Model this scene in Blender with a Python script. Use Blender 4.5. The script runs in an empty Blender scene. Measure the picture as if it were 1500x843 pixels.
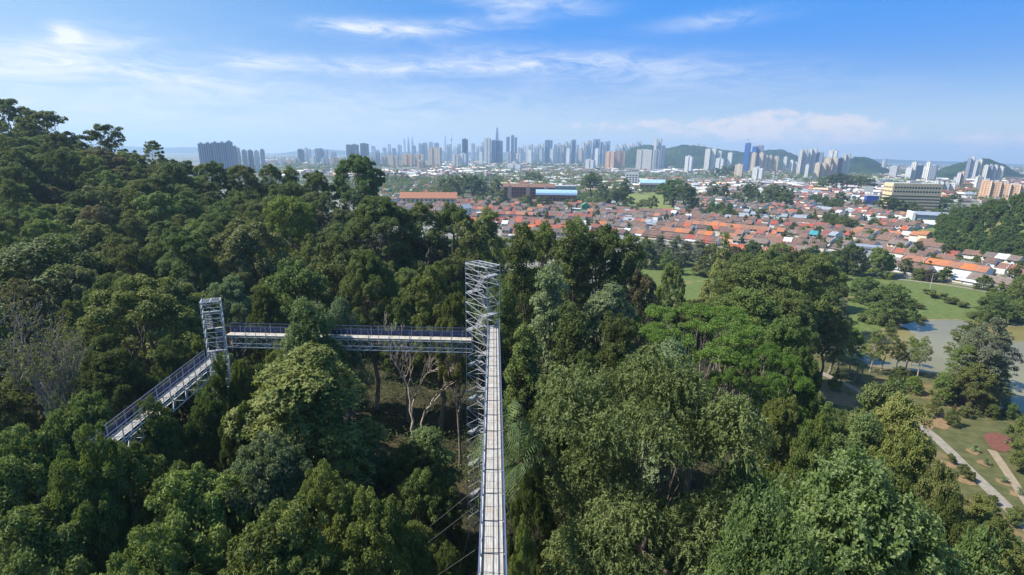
import bpy, math, random
import numpy as np
from mathutils import Vector, Matrix, Euler

R_ = math.radians
S = bpy.context.scene
COL = S.collection

# ------------------------------------------------------------------ camera
CAM_Z = 75.0                                  # metres above the city plain
PITCH, ROLL = 14.7, 0.8
FPX = 750.0                                   # focal length in photo pixels (photo 1500 x 843)
cam_d = bpy.data.cameras.new("camera")
cam = bpy.data.objects.new("camera", cam_d)
COL.objects.link(cam)
cam_d.sensor_width = 36.0
cam_d.lens = 36.0 * FPX / 1500.0
cam_d.clip_start, cam_d.clip_end = 0.5, 40000.0
CAM = Vector((0.0, 0.0, CAM_Z))
RM = Euler((R_(90 - PITCH), 0, 0)).to_matrix() @ Matrix.Rotation(R_(ROLL), 3, 'Z')
cam.matrix_world = Matrix.Translation(CAM) @ RM.to_4x4()
S.camera = cam

# ------------------------------------------------------------------ sun, sky, exposure
SUN_EL, SUN_AZ = 50.0, -86.0                  # azimuth from the view axis (+Y), negative = towards -X
sun_dir = Vector((math.sin(R_(SUN_AZ)) * math.cos(R_(SUN_EL)), math.cos(R_(SUN_AZ)) * math.cos(R_(SUN_EL)), math.sin(R_(SUN_EL))))
sun_d = bpy.data.lights.new("sun", 'SUN')
sun_d.energy, sun_d.angle, sun_d.color = 5.0, R_(0.6), (1.0, 0.95, 0.87)
sun = bpy.data.objects.new("sun", sun_d)
COL.objects.link(sun)
sun.rotation_euler = sun_dir.to_track_quat('Z', 'Y').to_euler()
sun.location = (-200, 200, 600)

S.view_settings.view_transform = 'Standard'
S.view_settings.look = 'None'
S.view_settings.exposure = 0.96
S.view_settings.gamma = 1.0
S.view_settings.use_curve_mapping = False
cy = S.cycles
cy.use_denoising = True
try:
    cy.denoiser = 'OPENIMAGEDENOISE'
    cy.denoising_input_passes = 'RGB_ALBEDO_NORMAL'
    cy.denoising_prefilter = 'NONE'
except Exception:
    pass
cy.max_bounces, cy.diffuse_bounces, cy.glossy_bounces = 4, 2, 2
cy.transmission_bounces, cy.transparent_max_bounces, cy.volume_bounces = 2, 8, 0
cy.caustics_reflective = cy.caustics_refractive = False
cy.sample_clamp_indirect = 4.0


def ray(px, py):
    """World direction (depth 1 along the optical axis) through photo pixel px, py."""
    return RM @ Vector(((px - 750) / FPX, -(py - 421.5) / FPX, -1.0))


def at_depth(px, py, d):
    return CAM + ray(px, py) * d


def at_z(px, py, z=0.0):
    r = ray(px, py)
    t = (z - CAM_Z) / r.z
    if t <= 0:
        t = 9000.0
    return CAM + r * min(t, 9000.0)


RMI = RM.transposed()


def proj(p):
    """photo pixel x, y and depth of a world point"""
    q = RMI @ (Vector(p) - CAM)
    d = -q.z
    if d < 0.3:
        return (-9999.0, -9999.0, d)
    return (750 + FPX * q.x / d, 421.5 - FPX * q.y / d, d)


def az_el(px, py):
    r = ray(px, py)
    return math.atan2(r.x, r.y), math.atan2(r.z, math.hypot(r.x, r.y))


# ------------------------------------------------------------------ world: sky with clouds
W = bpy.data.worlds.new("World")
S.world = W
W.use_nodes = True
wn, wl = W.node_tree.nodes, W.node_tree.links
wn.clear()


def wmath(op, a, b=None, c=None, clamp=False):
    n = wn.new('ShaderNodeMath')
    n.operation, n.use_clamp = op, clamp
    for i, v in enumerate((a, b, c)):
        if v is None:
            continue
        if isinstance(v, (int, float)):
            n.inputs[i].default_value = v
        else:
            wl.new(v, n.inputs[i])
    return n.outputs[0]


sky = wn.new('ShaderNodeTexSky')
sky.sky_type = 'NISHITA'
sky.sun_disc = False
sky.sun_elevation, sky.sun_rotation = R_(SUN_EL), R_(SUN_AZ)
sky.altitude, sky.air_density, sky.dust_density, sky.ozone_density = 80.0, 1.0, 0.35, 3.0
tc = wn.new('ShaderNodeTexCoord')
sep = wn.new('ShaderNodeSeparateXYZ')
wl.new(tc.outputs['Generated'], sep.inputs[0])
w_az = wmath('ARCTAN2', sep.outputs[0], sep.outputs[1])
w_el = wmath('ARCSINE', sep.outputs[2])
comb = wn.new('ShaderNodeCombineXYZ')
wl.new(w_az, comb.inputs[0])
wl.new(w_el, comb.inputs[1])


def wnoise(sx, sy, scale, detail, rough, dist=0.0, off=0.0):
    m = wn.new('ShaderNodeMapping')
    m.inputs['Scale'].default_value = (sx, sy, 1)
    m.inputs['Location'].default_value = (off, off * 0.7, off * 0.3)
    wl.new(comb.outputs[0], m.inputs[0])
    n = wn.new('ShaderNodeTexNoise')
    n.inputs['Scale'].default_value, n.inputs['Detail'].default_value = scale, detail
    n.inputs['Roughness'].default_value, n.inputs['Distortion'].default_value = rough, dist
    wl.new(m.outputs[0], n.inputs['Vector'])
    return n.outputs[0]


n_wisp = wnoise(2.4, 11.0, 4.6, 11.0, 0.68, 0.8, 3.1)        # stretched cirrus threads
n_puff = wnoise(9.0, 15.0, 3.2, 8.0, 0.58, 0.25, 9.0)       # cumulus lumps
n_soft = wnoise(1.6, 6.0, 2.0, 4.0, 0.5, 0.3, 5.0)


def patch(px, py, wx, wy, amp, tilt=0.0):
    a, e = az_el(px, py)
    sa, se = wx / FPX / (1 + ((px - 750) / FPX) ** 2) ** 0.5, wy / FPX
    da = wmath('SUBTRACT', w_az, a)
    de = wmath('SUBTRACT', w_el, e)
    if tilt:
        de = wmath('SUBTRACT', de, wmath('MULTIPLY', da, tilt))
    x = wmath('DIVIDE', da, sa)
    y = wmath('DIVIDE', de, se)
    r2 = wmath('ADD', wmath('MULTIPLY', x, x), wmath('MULTIPLY', y, y))
    g = wmath('EXPONENT', wmath('MULTIPLY', r2, -1.0))
    return wmath('MULTIPLY', g, amp)


def wsum(lst):
    o = lst[0]
    for v in lst[1:]:
        o = wmath('ADD', o, v)
    return o


#            px   py   half-w half-h amp tilt
wisps = wsum([patch(*p) for p in [
    (565, 42, 85, 9, 1.0, 0.02), (520, 43, 40, 5, .6, -.12), (668, 38, 22, 8, .45), (745, 28, 40, 11, .55), (1050, 30, 75, 9, .42, .06),
    (770, 5, 80, 7, .6), (850, 18, 45, 7, .3), (570, 98, 190, 9, .85, .03), (840, 93, 190, 16, .55, -.05), (1010, 118, 240, 26, .28, -.1),
    (30, 93, 90, 20, .75, .05), (98, 52, 16, 11, 1.2), (110, 62, 60, 12, .3, .3), (175, 65, 45, 6, .4, .25), (115, 97, 30, 9, .7), (190, 103, 34, 9, .65),
    (280, 118, 90, 10, .45, -.05), (370, 88, 40, 10, .4), (640, 150, 300, 34, .30), (330, 170, 420, 40, .22), (150, 130, 260, 60, .28)]])
puffs = wsum([patch(*p) for p in [
    (1160, 187, 70, 17, 1.5), (1235, 192, 70, 14, 1.25), (1145, 178, 40, 12, 1.0), (1065, 185, 22, 11, 1.35), (880, 184, 85, 9, .75), (962, 178, 26, 6, 1.0),
    (1010, 188, 60, 10, .6), (1180, 205, 150, 13, .7), (1470, 212, 75, 11, 1.0), (1440, 206, 60, 6, .6), (330, 200, 120, 9, .35)]])
mask_w = wmath('MULTIPLY', wisps, wmath('SUBTRACT', wmath('MULTIPLY', n_wisp, 3.4), 1.15, clamp=True))
mask_w = wmath('ADD', mask_w, wmath('MULTIPLY', wisps, wmath('MULTIPLY', n_soft, 0.16)))
p1 = wmath('MINIMUM', puffs, 1.15)
mask_p = wmath('MULTIPLY', wmath('SUBTRACT', wmath('ADD', wmath('MULTIPLY', p1, 0.85), wmath('MULTIPLY', n_puff, 2.8)), 1.78), 1.5, clamp=True)
mask_p = wmath('MULTIPLY', mask_p, wmath('MULTIPLY', puffs, 1.5, clamp=True))
haze_band = wmath('EXPONENT', wmath('MULTIPLY', wmath('ABSOLUTE', w_el), -10.0))      # thin veil of high cloud low in the sky


def wmix(fac, a, b):
    n = wn.new('ShaderNodeMix')
    n.data_type = 'RGBA'
    if isinstance(fac, (int, float)):
        n.inputs[0].default_value = fac
    else:
        wl.new(fac, n.inputs[0])
    for sck, v in ((n.inputs[6], a), (n.inputs[7], b)):
        if isinstance(v, tuple):
            sck.default_value = (*v, 1)
        else:
            wl.new(v, sck)
    return n.outputs[2]


SKY_STR = 0.060
hsv = wn.new('ShaderNodeHueSaturation')
hsv.inputs['Saturation'].default_value = 1.6
hsv.inputs['Value'].default_value = 1.0
wl.new(sky.outputs[0], hsv.inputs['Color'])
sdot = wmath('ADD', wmath('ADD', wmath('MULTIPLY', sep.outputs[0], sun_dir.x), wmath('MULTIPLY', sep.outputs[1], sun_dir.y)), wmath('MULTIPLY', sep.outputs[2], sun_dir.z))
clear = wmath('SUBTRACT', 1.36, wmath('MULTIPLY', sdot, 1.85), clamp=True)               # the clear deep blue lies away from the sun's bright haze
er = wn.new('ShaderNodeMapRange')
er.interpolation_type = 'SMOOTHSTEP'
er.inputs[1].default_value, er.inputs[2].default_value = -0.02, 0.20
wl.new(w_el, er.inputs[0])
base = wmix(wmath('MULTIPLY', wmath('MAXIMUM', sdot, 0.0), 0.9, clamp=True), hsv.outputs[0], (5.1, 7.0, 8.3))
c0 = wmix(wmath('MULTIPLY', wmath('MULTIPLY', clear, er.outputs[0]), 1.0), base, (0.0, 2.4, 7.8))
c1 = wmix(wmath('MULTIPLY', haze_band, 0.85), c0, (6.3, 7.1, 8.5))
c2 = wmix(wmath('MULTIPLY', mask_w, 0.85, clamp=True), c1, (8.3, 8.6, 9.1))
c3 = wmix(wmath('MULTIPLY', mask_p, 0.80), c2, (8.8, 7.8, 7.6))
bg = wn.new('ShaderNodeBackground')
bg.inputs['Strength'].default_value = SKY_STR
wl.new(c3, bg.inputs['Color'])
wo = wn.new('ShaderNodeOutputWorld')
wl.new(bg.outputs[0], wo.inputs['Surface'])

# ------------------------------------------------------------------ helpers


def tag(o, label=None, cat=None, group=None, kind=None):
    if label:
        o["label"] = label
    if cat:
        o["category"] = cat
    if group:
        o["group"] = group
    if kind:
        o["kind"] = kind
    return o


def empty(name, loc=(0, 0, 0), rz=0.0, sc=1.0):
    o = bpy.data.objects.new(name, None)
    o.empty_display_size = 0.5
    COL.objects.link(o)
    o.location = loc
    o.rotation_euler = (0, 0, rz)
    o.scale = (sc, sc, sc) if isinstance(sc, (int, float)) else sc
    return o


def link_mesh(name, me, parent=None, loc=None):
    o = bpy.data.objects.new(name, me)
    COL.objects.link(o)
    if parent is not None:
        o.parent = parent
    if loc is not None:
        o.location = loc
    return o


def np_mesh(name, V, polys, mats=(), midx=None, smooth=False):
    """polys: list of int arrays (n,k)"""
    me = bpy.data.meshes.new(name)
    V = np.asarray(V, np.float32)
    polys = [np.asarray(p, np.int32) for p in polys if len(p)]
    me.vertices.add(len(V))
    me.vertices.foreach_set('co', V.ravel())
    nl = sum(p.size for p in polys)
    npl = sum(len(p) for p in polys)
    me.loops.add(nl)
    me.loops.foreach_set('vertex_index', np.concatenate([p.ravel() for p in polys]))
    me.polygons.add(npl)
    tot = np.concatenate([np.full(len(p), p.shape[1], np.int32) for p in polys])
    st = np.concatenate([[0], np.cumsum(tot)[:-1]]).astype(np.int32)
    me.polygons.foreach_set('loop_start', st)
    me.polygons.foreach_set('loop_total', tot)
    for m in mats:
        me.materials.append(m)
    if midx is not None:
        me.polygons.foreach_set('material_index', np.asarray(midx, np.int32))
    me.polygons.foreach_set('use_smooth', np.full(npl, bool(smooth)))
    me.update(calc_edges=True)
    return me


class MB:
    """collects shapes into one mesh"""

    def __init__(self):
        self.v, self.q, self.t, self.qm, self.tm, self.n, self.m = [], [], [], [], [], 0, 0

    def add(self, V, quads=(), tris=()):
        V = np.asarray(V, np.float64).reshape(-1, 3)
        if len(quads):
            self.q.append(np.asarray(quads) + self.n)
            self.qm += [self.m] * len(quads)
        if len(tris):
            self.t.append(np.asarray(tris) + self.n)
            self.tm += [self.m] * len(tris)
        self.v.append(V)
        self.n += len(V)
        return self

    def box(self, x0, x1, y0, y1, z0, z1, rz=0.0, at=(0, 0, 0)):
        V = np.array([(x, y, z) for z in (z0, z1) for x, y in ((x0, y0), (x1, y0), (x1, y1), (x0, y1))], float)
        if rz:
            c, s = math.cos(rz), math.sin(rz)
            V[:, :2] = V[:, :2] @ np.array([[c, s], [-s, c]])
        V += np.asarray(at)
        return self.add(V, [(3, 2, 1, 0), (4, 5, 6, 7), (0, 1, 5, 4), (1, 2, 6, 5), (2, 3, 7, 6), (3, 0, 4, 7)])

    def bar(self, p, q, w=0.05, h=None, up=(0, 0, 1)):
        """square bar from p to q"""
        p, q = np.asarray(p, float), np.asarray(q, float)
        h = w if h is None else h
        d = q - p
        L = np.linalg.norm(d)
        if L < 1e-6:
            return self
        d /= L
        u = np.asarray(up, float)
        if abs(d @ u) > 0.95:
            u = np.array([1.0, 0, 0])
        s = np.cross(d, u)
        s /= np.linalg.norm(s)
        u = np.cross(s, d)
        V = [b + s * a * w / 2 + u * c * h / 2 for b in (p, q) for a, c in ((-1, -1), (1, -1), (1, 1), (-1, 1))]
        return self.add(V, [(3, 2, 1, 0), (4, 5, 6, 7), (0, 1, 5, 4), (1, 2, 6, 5), (2, 3, 7, 6), (3, 0, 4, 7)])

    def tube(self, pts, rad, sides=6):
        pts = np.asarray(pts, float)
        n = len(pts)
        rad = np.broadcast_to(np.asarray(rad, float), (n,))
        T = np.gradient(pts, axis=0)
        T /= np.linalg.norm(T, axis=1)[:, None] + 1e-9
        ref = np.array([0.31, 0.17, 0.93]) if abs(T[0] @ np.array([0.31, 0.17, 0.93])) < .9 else np.array([1.0, 0, 0])
        A = np.cross(T, ref)
        A /= np.linalg.norm(A, axis=1)[:, None] + 1e-9
        B = np.cross(T, A)
        an = np.arange(sides) * 2 * np.pi / sides
        V = pts[:, None] + rad[:, None, None] * (A[:, None] * np.cos(an)[None, :, None] + B[:, None] * np.sin(an)[None, :, None])
        i = np.arange(n - 1)[:, None] * sides
        j = np.arange(sides)[None]
        k = (np.arange(sides) + 1) % sides
        Q = np.stack([i + j, i + k[None], i + k[None] + sides, i + j + sides], -1).reshape(-1, 4)
        self.add(V.reshape(-1, 3), Q)
        return self

    def prism(self, poly, z0, z1):
        """vertical prism over a 2-D outline"""
        n = len(poly)
        V = [(x, y, z0) for x, y in poly] + [(x, y, z1) for x, y in poly]
        self.add(V, [(i, (i + 1) % n, (i + 1) % n + n, i + n) for i in range(n)])
        c = np.mean(np.asarray(poly, float), 0)
        for z, flip in ((z1, False), (z0, True)):
            V2 = [(x, y, z) for x, y in poly] + [(c[0], c[1], z)]
            self.add(V2, tris=[((i + 1) % n, i, n) if flip else (i, (i + 1) % n, n) for i in range(n)])
        return self

    def mesh(self, name, mats, smooth=False):
        if not isinstance(mats, (list, tuple)):
            mats = [mats]
        polys, mi = [], []
        if self.q:
            polys.append(np.concatenate(self.q))
            mi += self.qm
        if self.t:
            polys.append(np.concatenate(self.t))
            mi += self.tm
        return np_mesh(name, np.concatenate(self.v), polys, mats, mi if len(mats) > 1 else None, smooth)

    def build(self, name, mats, parent=None, smooth=False):
        return link_mesh(name, self.mesh(name, mats, smooth), parent)


def copy_tree(o, parent=None):
    c = o.copy()
    COL.objects.link(c)
    c.parent = parent
    for ch in o.children:
        copy_tree(ch, c)
    return c


# ------------------------------------------------------------------ materials


class NT:
    def __init__(self, name):
        self.m = bpy.data.materials.new(name)
        self.m.use_nodes = True
        self.t = self.m.node_tree
        self.t.nodes.clear()
        self.out = self.t.nodes.new('ShaderNodeOutputMaterial')

    def n(self, typ, **kw):
        x = self.t.nodes.new(typ)
        for k, v in kw.items():
            if k[0] == '_':
                continue
            setattr(x, k, v)
        return x

    def l(self, a, b):
        self.t.links.new(a, b)

    def val(self, sock, v):
        if hasattr(v, 'is_output'):
            self.l(v, sock)
        elif isinstance(v, tuple):
            sock.default_value = (*v, 1) if len(v) == 3 and sock.type == 'RGBA' else v
        else:
            sock.default_value = v

    def math(self, op, a, b=0.0, clamp=False, c=None):
        x = self.n('ShaderNodeMath', operation=op, use_clamp=clamp)
        self.val(x.inputs[0], a)
        self.val(x.inputs[1], b)
        if c is not None:
            self.val(x.inputs[2], c)
        return x.outputs[0]

    def mix(self, f, a, b):
        x = self.n('ShaderNodeMix', data_type='RGBA')
        self.val(x.inputs[0], f)
        self.val(x.inputs[6], a)
        self.val(x.inputs[7], b)
        return x.outputs[2]

    def noise(self, scale, detail=3.0, rough=0.55, vec=None, dist=0.0):
        x = self.n('ShaderNodeTexNoise')
        x.inputs['Scale'].default_value, x.inputs['Detail'].default_value = scale, detail
        x.inputs['Roughness'].default_value, x.inputs['Distortion'].default_value = rough, dist
        if vec is not None:
            self.l(vec, x.inputs['Vector'])
        return x.outputs[0]

    def ramp(self, f, a, b):
        """0..1 smooth step between a and b"""
        x = self.n('ShaderNodeMapRange', interpolation_type='SMOOTHSTEP')
        self.val(x.inputs[0], f)
        x.inputs[1].default_value, x.inputs[2].default_value = a, b
        return x.outputs[0]

    def obj(self):
        return self.n('ShaderNodeTexCoord').outputs['Object']

    def pos(self):
        return self.n('ShaderNodeNewGeometry').outputs['Position']

    def bsdf(self, col, rough=0.7, metal=0.0, spec=0.5, bump=None, bs=0.3, bd=0.1):
        b = self.n('ShaderNodeBsdfPrincipled')
        self.val(b.inputs['Base Color'], col)
        self.val(b.inputs['Roughness'], rough)
        b.inputs['Metallic'].default_value = metal
        b.inputs['Specular IOR Level'].default_value = spec
        if bump is not None:
            bn = self.n('ShaderNodeBump')
            bn.inputs['Strength'].default_value, bn.inputs['Distance'].default_value = bs, bd
            self.l(bump, bn.inputs['Height'])
            self.l(bn.outputs[0], b.inputs['Normal'])
        self.l(b.outputs[0], self.out.inputs['Surface'])
        return b


def weathered(name, col, rough=0.7, metal=0.0, amt=0.25, scale=0.6, spec=0.4):
    """paint or render with blotches of wear that stay put on the thing; a little different per object"""
    t = NT(name)
    v = t.obj()
    n = t.math('ADD', t.math('MULTIPLY', t.noise(scale, 5, .6, v), .7), t.math('MULTIPLY', t.noise(scale * 7, 3, .6, v), .3))
    dark = tuple(c * (1 - amt) for c in col)
    lite = tuple(min(.85, c * (1 + amt * .6)) for c in col)
    t.bsdf(t.mix(t.ramp(n, .3, .7), dark, lite), rough, metal, spec)
    return t.m


def tile_roof(name, col, col2):
    t = NT(name)
    v = t.obj()
    oi = t.n('ShaderNodeObjectInfo').outputs['Random']
    n = t.noise(.5, 5, .65, v)
    w = t.n('ShaderNodeTexWave', wave_type='BANDS', bands_direction='Y')
    w.inputs['Scale'].default_value = 1.6
    w.inputs['Distortion'].default_value = .4
    t.l(v, w.inputs['Vector'])
    c = t.mix(t.ramp(n, .3, .72), col, col2)
    c = t.mix(t.math('MULTIPLY', t.ramp(w.outputs[1], .0, .35), .0), c, c)
    h = t.n('ShaderNodeHueSaturation')
    t.val(h.inputs['Value'], t.math('ADD', t.math('MULTIPLY', oi, .6), .7))
    t.val(h.inputs['Saturation'], t.math('ADD', t.math('MULTIPLY', oi, .3), .85))
    t.l(c, h.inputs['Color'])
    t.bsdf(h.outputs[0], .8, 0, .3, w.outputs[1], .4, .05)
    return t.m


def facade(name, wall, glass, fl=3.3, bay=3.0, wf=.55, hf=.5, vertical=False, rough=.6, stripe=None):
    """rows of windows laid out in the building's own metres"""
    t = NT(name)
    tcn = t.n('ShaderNodeTexCoord')
    sp = t.n('ShaderNodeSeparateXYZ')
    t.l(tcn.outputs['Object'], sp.inputs[0])
    sn = t.n('ShaderNodeSeparateXYZ')
    t.l(tcn.outputs['Normal'], sn.inputs[0])
    side = t.math('GREATER_THAN', t.math('ABSOLUTE', sn.outputs[0]), .5)
    top = t.math('GREATER_THAN', t.math('ABSOLUTE', sn.outputs[2]), .5)
    u = t.math('ADD', t.math('MULTIPLY', sp.outputs[1], side), t.math('MULTIPLY', sp.outputs[0], t.math('SUBTRACT', 1.0, side)))
    fu = t.math('FRACT', t.math('DIVIDE', t.math('ADD', u, 500.0), bay))
    fz = t.math('FRACT', t.math('DIVIDE', sp.outputs[2], fl))
    wu = t.math('LESS_THAN', fu, wf)
    wz = t.math('LESS_THAN', fz, hf)
    win = t.math('MULTIPLY', wu, t.math('ADD', t.math('MULTIPLY', wz, .75), .25)) if vertical else t.math('MULTIPLY', wu, wz)
    win = t.math('MULTIPLY', win, t.math('SUBTRACT', 1.0, top))
    oi = t.n('ShaderNodeObjectInfo').outputs['Random']
    n = t.noise(.12, 4, .6, tcn.outputs['Object'])
    wc = t.mix(t.ramp(n, .3, .7), tuple(c * .86 for c in wall), wall)
    if stripe:
        fs = t.math('LESS_THAN', t.math('FRACT', t.math('DIVIDE', t.math('ADD', u, 500.0), bay * 4)), .3)
        wc = t.mix(fs, wc, stripe)
    h = t.n('ShaderNodeHueSaturation')
    t.val(h.inputs['Value'], t.math('ADD', t.math('MULTIPLY', oi, .3), .85))
    t.l(wc, h.inputs['Color'])
    t.bsdf(t.mix(win, h.outputs[0], glass), t.math('SUBTRACT', rough, t.math('MULTIPLY', win, rough - .15)), 0, .5)
    return t.m


def leaf_mat(name, dark, lite, trans=.32, rough=.58, spec=.22, hue=.0, gain=.35, var=None):
    """leaves: each leaf, each clump and each tree differs a little in its own green"""
    t = NT(name)
    g = t.n('ShaderNodeNewGeometry')
    oi = t.n('ShaderNodeObjectInfo').outputs['Random']
    n = t.noise(.35, 2, .5, t.obj())
    f = t.math('ADD', t.math('MULTIPLY', g.outputs['Random Per Island'], .55), t.math('MULTIPLY', t.ramp(n, .35, .65), .45))
    c = t.mix(f, dark, lite)
    if var:                                    # a share of the trees leans towards another green
        c = t.mix(t.math('MULTIPLY', t.ramp(oi, .45, 1.0), .8), c, var)
    h = t.n('ShaderNodeHueSaturation')
    t.val(h.inputs['Hue'], t.math('ADD', t.math('MULTIPLY', oi, .04), .48 + hue))
    r2 = t.math('FRACT', t.math('MULTIPLY', oi, 17.31))
    t.val(h.inputs['Value'], t.math('ADD', t.math('MULTIPLY', r2, gain * 2), 1 - gain))
    t.l(c, h.inputs['Color'])
    b = t.bsdf(h.outputs[0], rough, 0, spec)
    tr = t.n('ShaderNodeBsdfTranslucent')
    t.l(t.mix(.35, h.outputs[0], (lite[0] * 1.4, lite[1] * 1.5, lite[2] * .6)), tr.inputs[0])
    ms = t.n('ShaderNodeMixShader')
    ms.inputs[0].default_value = trans
    t.l(b.outputs[0], ms.inputs[1])
    t.l(tr.outputs[0], ms.inputs[2])
    t.l(ms.outputs[0], t.out.inputs['Surface'])
    return t.m


def bark(name, a, b):
    t = NT(name)
    v = t.obj()
    mp = t.n('ShaderNodeMapping')
    mp.inputs['Scale'].default_value = (3, 3, .6)
    t.l(v, mp.inputs[0])
    n = t.noise(2.0, 5, .65, mp.outputs[0])
    t.bsdf(t.mix(t.ramp(n, .3, .7), a, b), .9, 0, .2, n, .5, .05)
    return t.m


LEAF = dict(
    mid=leaf_mat('leaf_mid_green', (.070, .102, .024), (.182, .216, .054), var=(.135, .168, .042)),
    dark=leaf_mat('leaf_dark_green', (.060, .094, .024), (.150, .186, .052), trans=.34),
    olive=leaf_mat('leaf_olive', (.074, .098, .026), (.180, .205, .054), var=(.200, .190, .055)),
    brown=leaf_mat('leaf_bronze', (.085, .082, .034), (.200, .175, .080), var=(.175, .190, .058)),
    pale=leaf_mat('leaf_pale', (.078, .120, .054), (.215, .265, .130)),
    bright=leaf_mat('leaf_bright', (.078, .138, .024), (.170, .250, .050), trans=.36, gain=.08),
    weep=leaf_mat('leaf_weeping', (.078, .110, .034), (.178, .216, .074), trans=.34, gain=.1),
    big=leaf_mat('leaf_broad', (.052, .090, .026), (.155, .205, .056), trans=.34, gain=.12, spec=.35, rough=.45),
    grey=leaf_mat('leaf_grey_green', (.090, .105, .062), (.180, .200, .125), trans=.28),
    palm=leaf_mat('leaf_palm', (.055, .100, .034), (.145, .200, .070), trans=.3),
    yel=leaf_mat('leaf_yellow_green', (.100, .145, .026), (.225, .275, .056), trans=.38, gain=.15),
    wood=leaf_mat('leaf_wooded_hill', (.056, .100, .026), (.140, .195, .046), trans=.32, gain=.15),
)
BARK = bark('bark_brown', (.060, .045, .032), (.150, .120, .090))
BARK_PALE = bark('bark_pale', (.22, .18, .14), (.46, .40, .33))
BARK_GREY = bark('bark_grey', (.13, .105, .085), (.30, .26, .21))
# ------------------------------------------------------------------ vegetation prototypes
def unit(v):
    return v / (np.linalg.norm(v, axis=-1, keepdims=True) + 1e-9)


def sph(rg, n, zmin=-1.0):
    z = rg.uniform(zmin, 1, n)
    a = rg.uniform(0, 2 * np.pi, n)
    r = np.sqrt(np.maximum(0, 1 - z * z))
    return np.stack([r * np.cos(a), r * np.sin(a), z], -1)


def leaf_faces(rg, C, N, L, Wd, droop=None, fold=.25):
    """C centres, N leaf normals; each leaf two triangles folded along its midrib"""
    n = len(C)
    t = rg.normal(size=(n, 3))
    if droop is not None:
        t = t * .55 + np.asarray(droop)
    t = unit(t - N * np.sum(t * N, -1, keepdims=True))
    b = np.cross(N, t)
    L = (L * rg.uniform(.65, 1.3, n))[:, None]
    w = (Wd * rg.uniform(.7, 1.25, n))[:, None]
    V = np.empty((n, 4, 3))
    V[:, 0] = C - t * L * .5
    V[:, 2] = C + t * L * .5
    V[:, 1] = C + b * w * .5 + N * w * fold - t * L * .08
    V[:, 3] = C - b * w * .5 + N * w * fold - t * L * .08
    i = np.arange(n)[:, None] * 4
    T = np.concatenate([i + np.array([[0, 1, 2]]), i + np.array([[0, 2, 3]])], 1).reshape(-1, 3)
    return V.reshape(-1, 3), T


def crown_mesh(name, rg, lobes, nleaf, L, Wd, mat, sub=9, subr=(.30, .48), up=.55, droop=None, rand=.65, low=-.35, fill=.12, zs=.88):
    """lobes: rows of x y z rx ry rz.  Each lobe carries sub-clumps of leaves, each clump a rough shell of leaves."""
    lobes = np.asarray(lobes, float)
    cz = lobes[:, :3].mean(0)
    area = (lobes[:, 3] * lobes[:, 4]) ** 1.0
    Cs, Rs, Os = [], [], []
    for lb, a in zip(lobes, area):
        m = max(3, int(round(sub * (0.5 + a / area.mean() * .5))))
        d = sph(rg, m * 2, low)
        out = unit(lb[:3] - cz + np.array([0, 0, .3]))
        d = d[np.argsort(-(d @ out) + rg.uniform(0, 1.0, len(d)))][:m]
        Cs.append(lb[:3] + d * lb[3:6] * rg.uniform(.72, 1.05, (m, 1)))
        Rs.append(np.cbrt(lb[3] * lb[4] * lb[5]) * rg.uniform(*subr, m))
        Os.append(d)
    C, Rr, O = np.concatenate(Cs), np.concatenate(Rs), np.concatenate(Os)
    p = Rr ** 2 / (Rr ** 2).sum()
    k = rg.choice(len(C), nleaf, p=p)
    d = unit(sph(rg, nleaf, -.6) + O[k] * .35)
    rr = rg.uniform(.55, 1.12, nleaf)
    sq = np.array([1.0, 1.0, zs])
    P = C[k] + d * sq * (Rr[k] * rr)[:, None]
    nf = int(nleaf * fill)                       # inner leaves so the crown is no hollow shell
    kk = rg.choice(len(lobes), nf)
    P[:nf] = lobes[kk, :3] + sph(rg, nf) * lobes[kk, 3:6] * rg.uniform(.2, .85, (nf, 1))
    N = unit(d * (1 - up) + np.array([0, 0, up]) + rg.normal(size=(nleaf, 3)) * rand * .6)
    V, T = leaf_faces(rg, P, N, L, Wd, droop)
    return np_mesh(name, V, [T], [mat])


def limb_pts(rg, a, b, n=5, wob=.08, sag=.15):
    a, b = np.asarray(a, float), np.asarray(b, float)
    t = np.linspace(0, 1, n)[:, None]
    L = np.linalg.norm(b - a)
    P = a + (b - a) * t
    P[:, 2] += (np.sin(t[:, 0] * np.pi) * -sag * L)
    P[1:-1] += rg.normal(size=(n - 2, 3)) * wob * L * .5
    return P


def trunk_mesh(name, rg, H, r0, lobes, mat, fork=.45, nlimb=9, lean=.02):
    mb = MB()
    top = np.array([rg.normal() * lean * H, rg.normal() * lean * H, H * .82])
    P = limb_pts(rg, (0, 0, -1.5), top, 8, .03, 0)
    rad = r0 * np.linspace(1.15, .22, 8)
    rad[0] *= 1.5
    mb.tube(P, rad, 8)
    lob = np.asarray(lobes)
    for i in rg.permutation(len(lob))[:nlimb]:
        e = lob[i, :3]
        f = np.clip(rg.uniform(fork, fork + .3), 0, .9)
        j = f * 7
        s = P[int(j)] + (P[min(7, int(j) + 1)] - P[int(j)]) * (j % 1)
        if e[2] < s[2] + .3:
            f = max(.15, (e[2] - 2.0) / (H * .82) * .8)
            j = f * 7
            s = P[int(j)] + (P[min(7, int(j) + 1)] - P[int(j)]) * (j % 1)
        Q = limb_pts(rg, s, e, 6, .09, .1)
        rr = r0 * .42 * np.linspace(1, .15, 6)
        mb.tube(Q, rr, 5)
        for _ in range(3):
            m = rg.integers(2, 5)
            e2 = e + sph(rg, 1, -.1)[0] * lob[i, 3:6] * .8
            mb.tube(limb_pts(rg, Q[m], e2, 4, .1, .05), rr[m] * np.linspace(.6, .15, 4), 4)
    return mb.mesh(name, mat, True)


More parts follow.
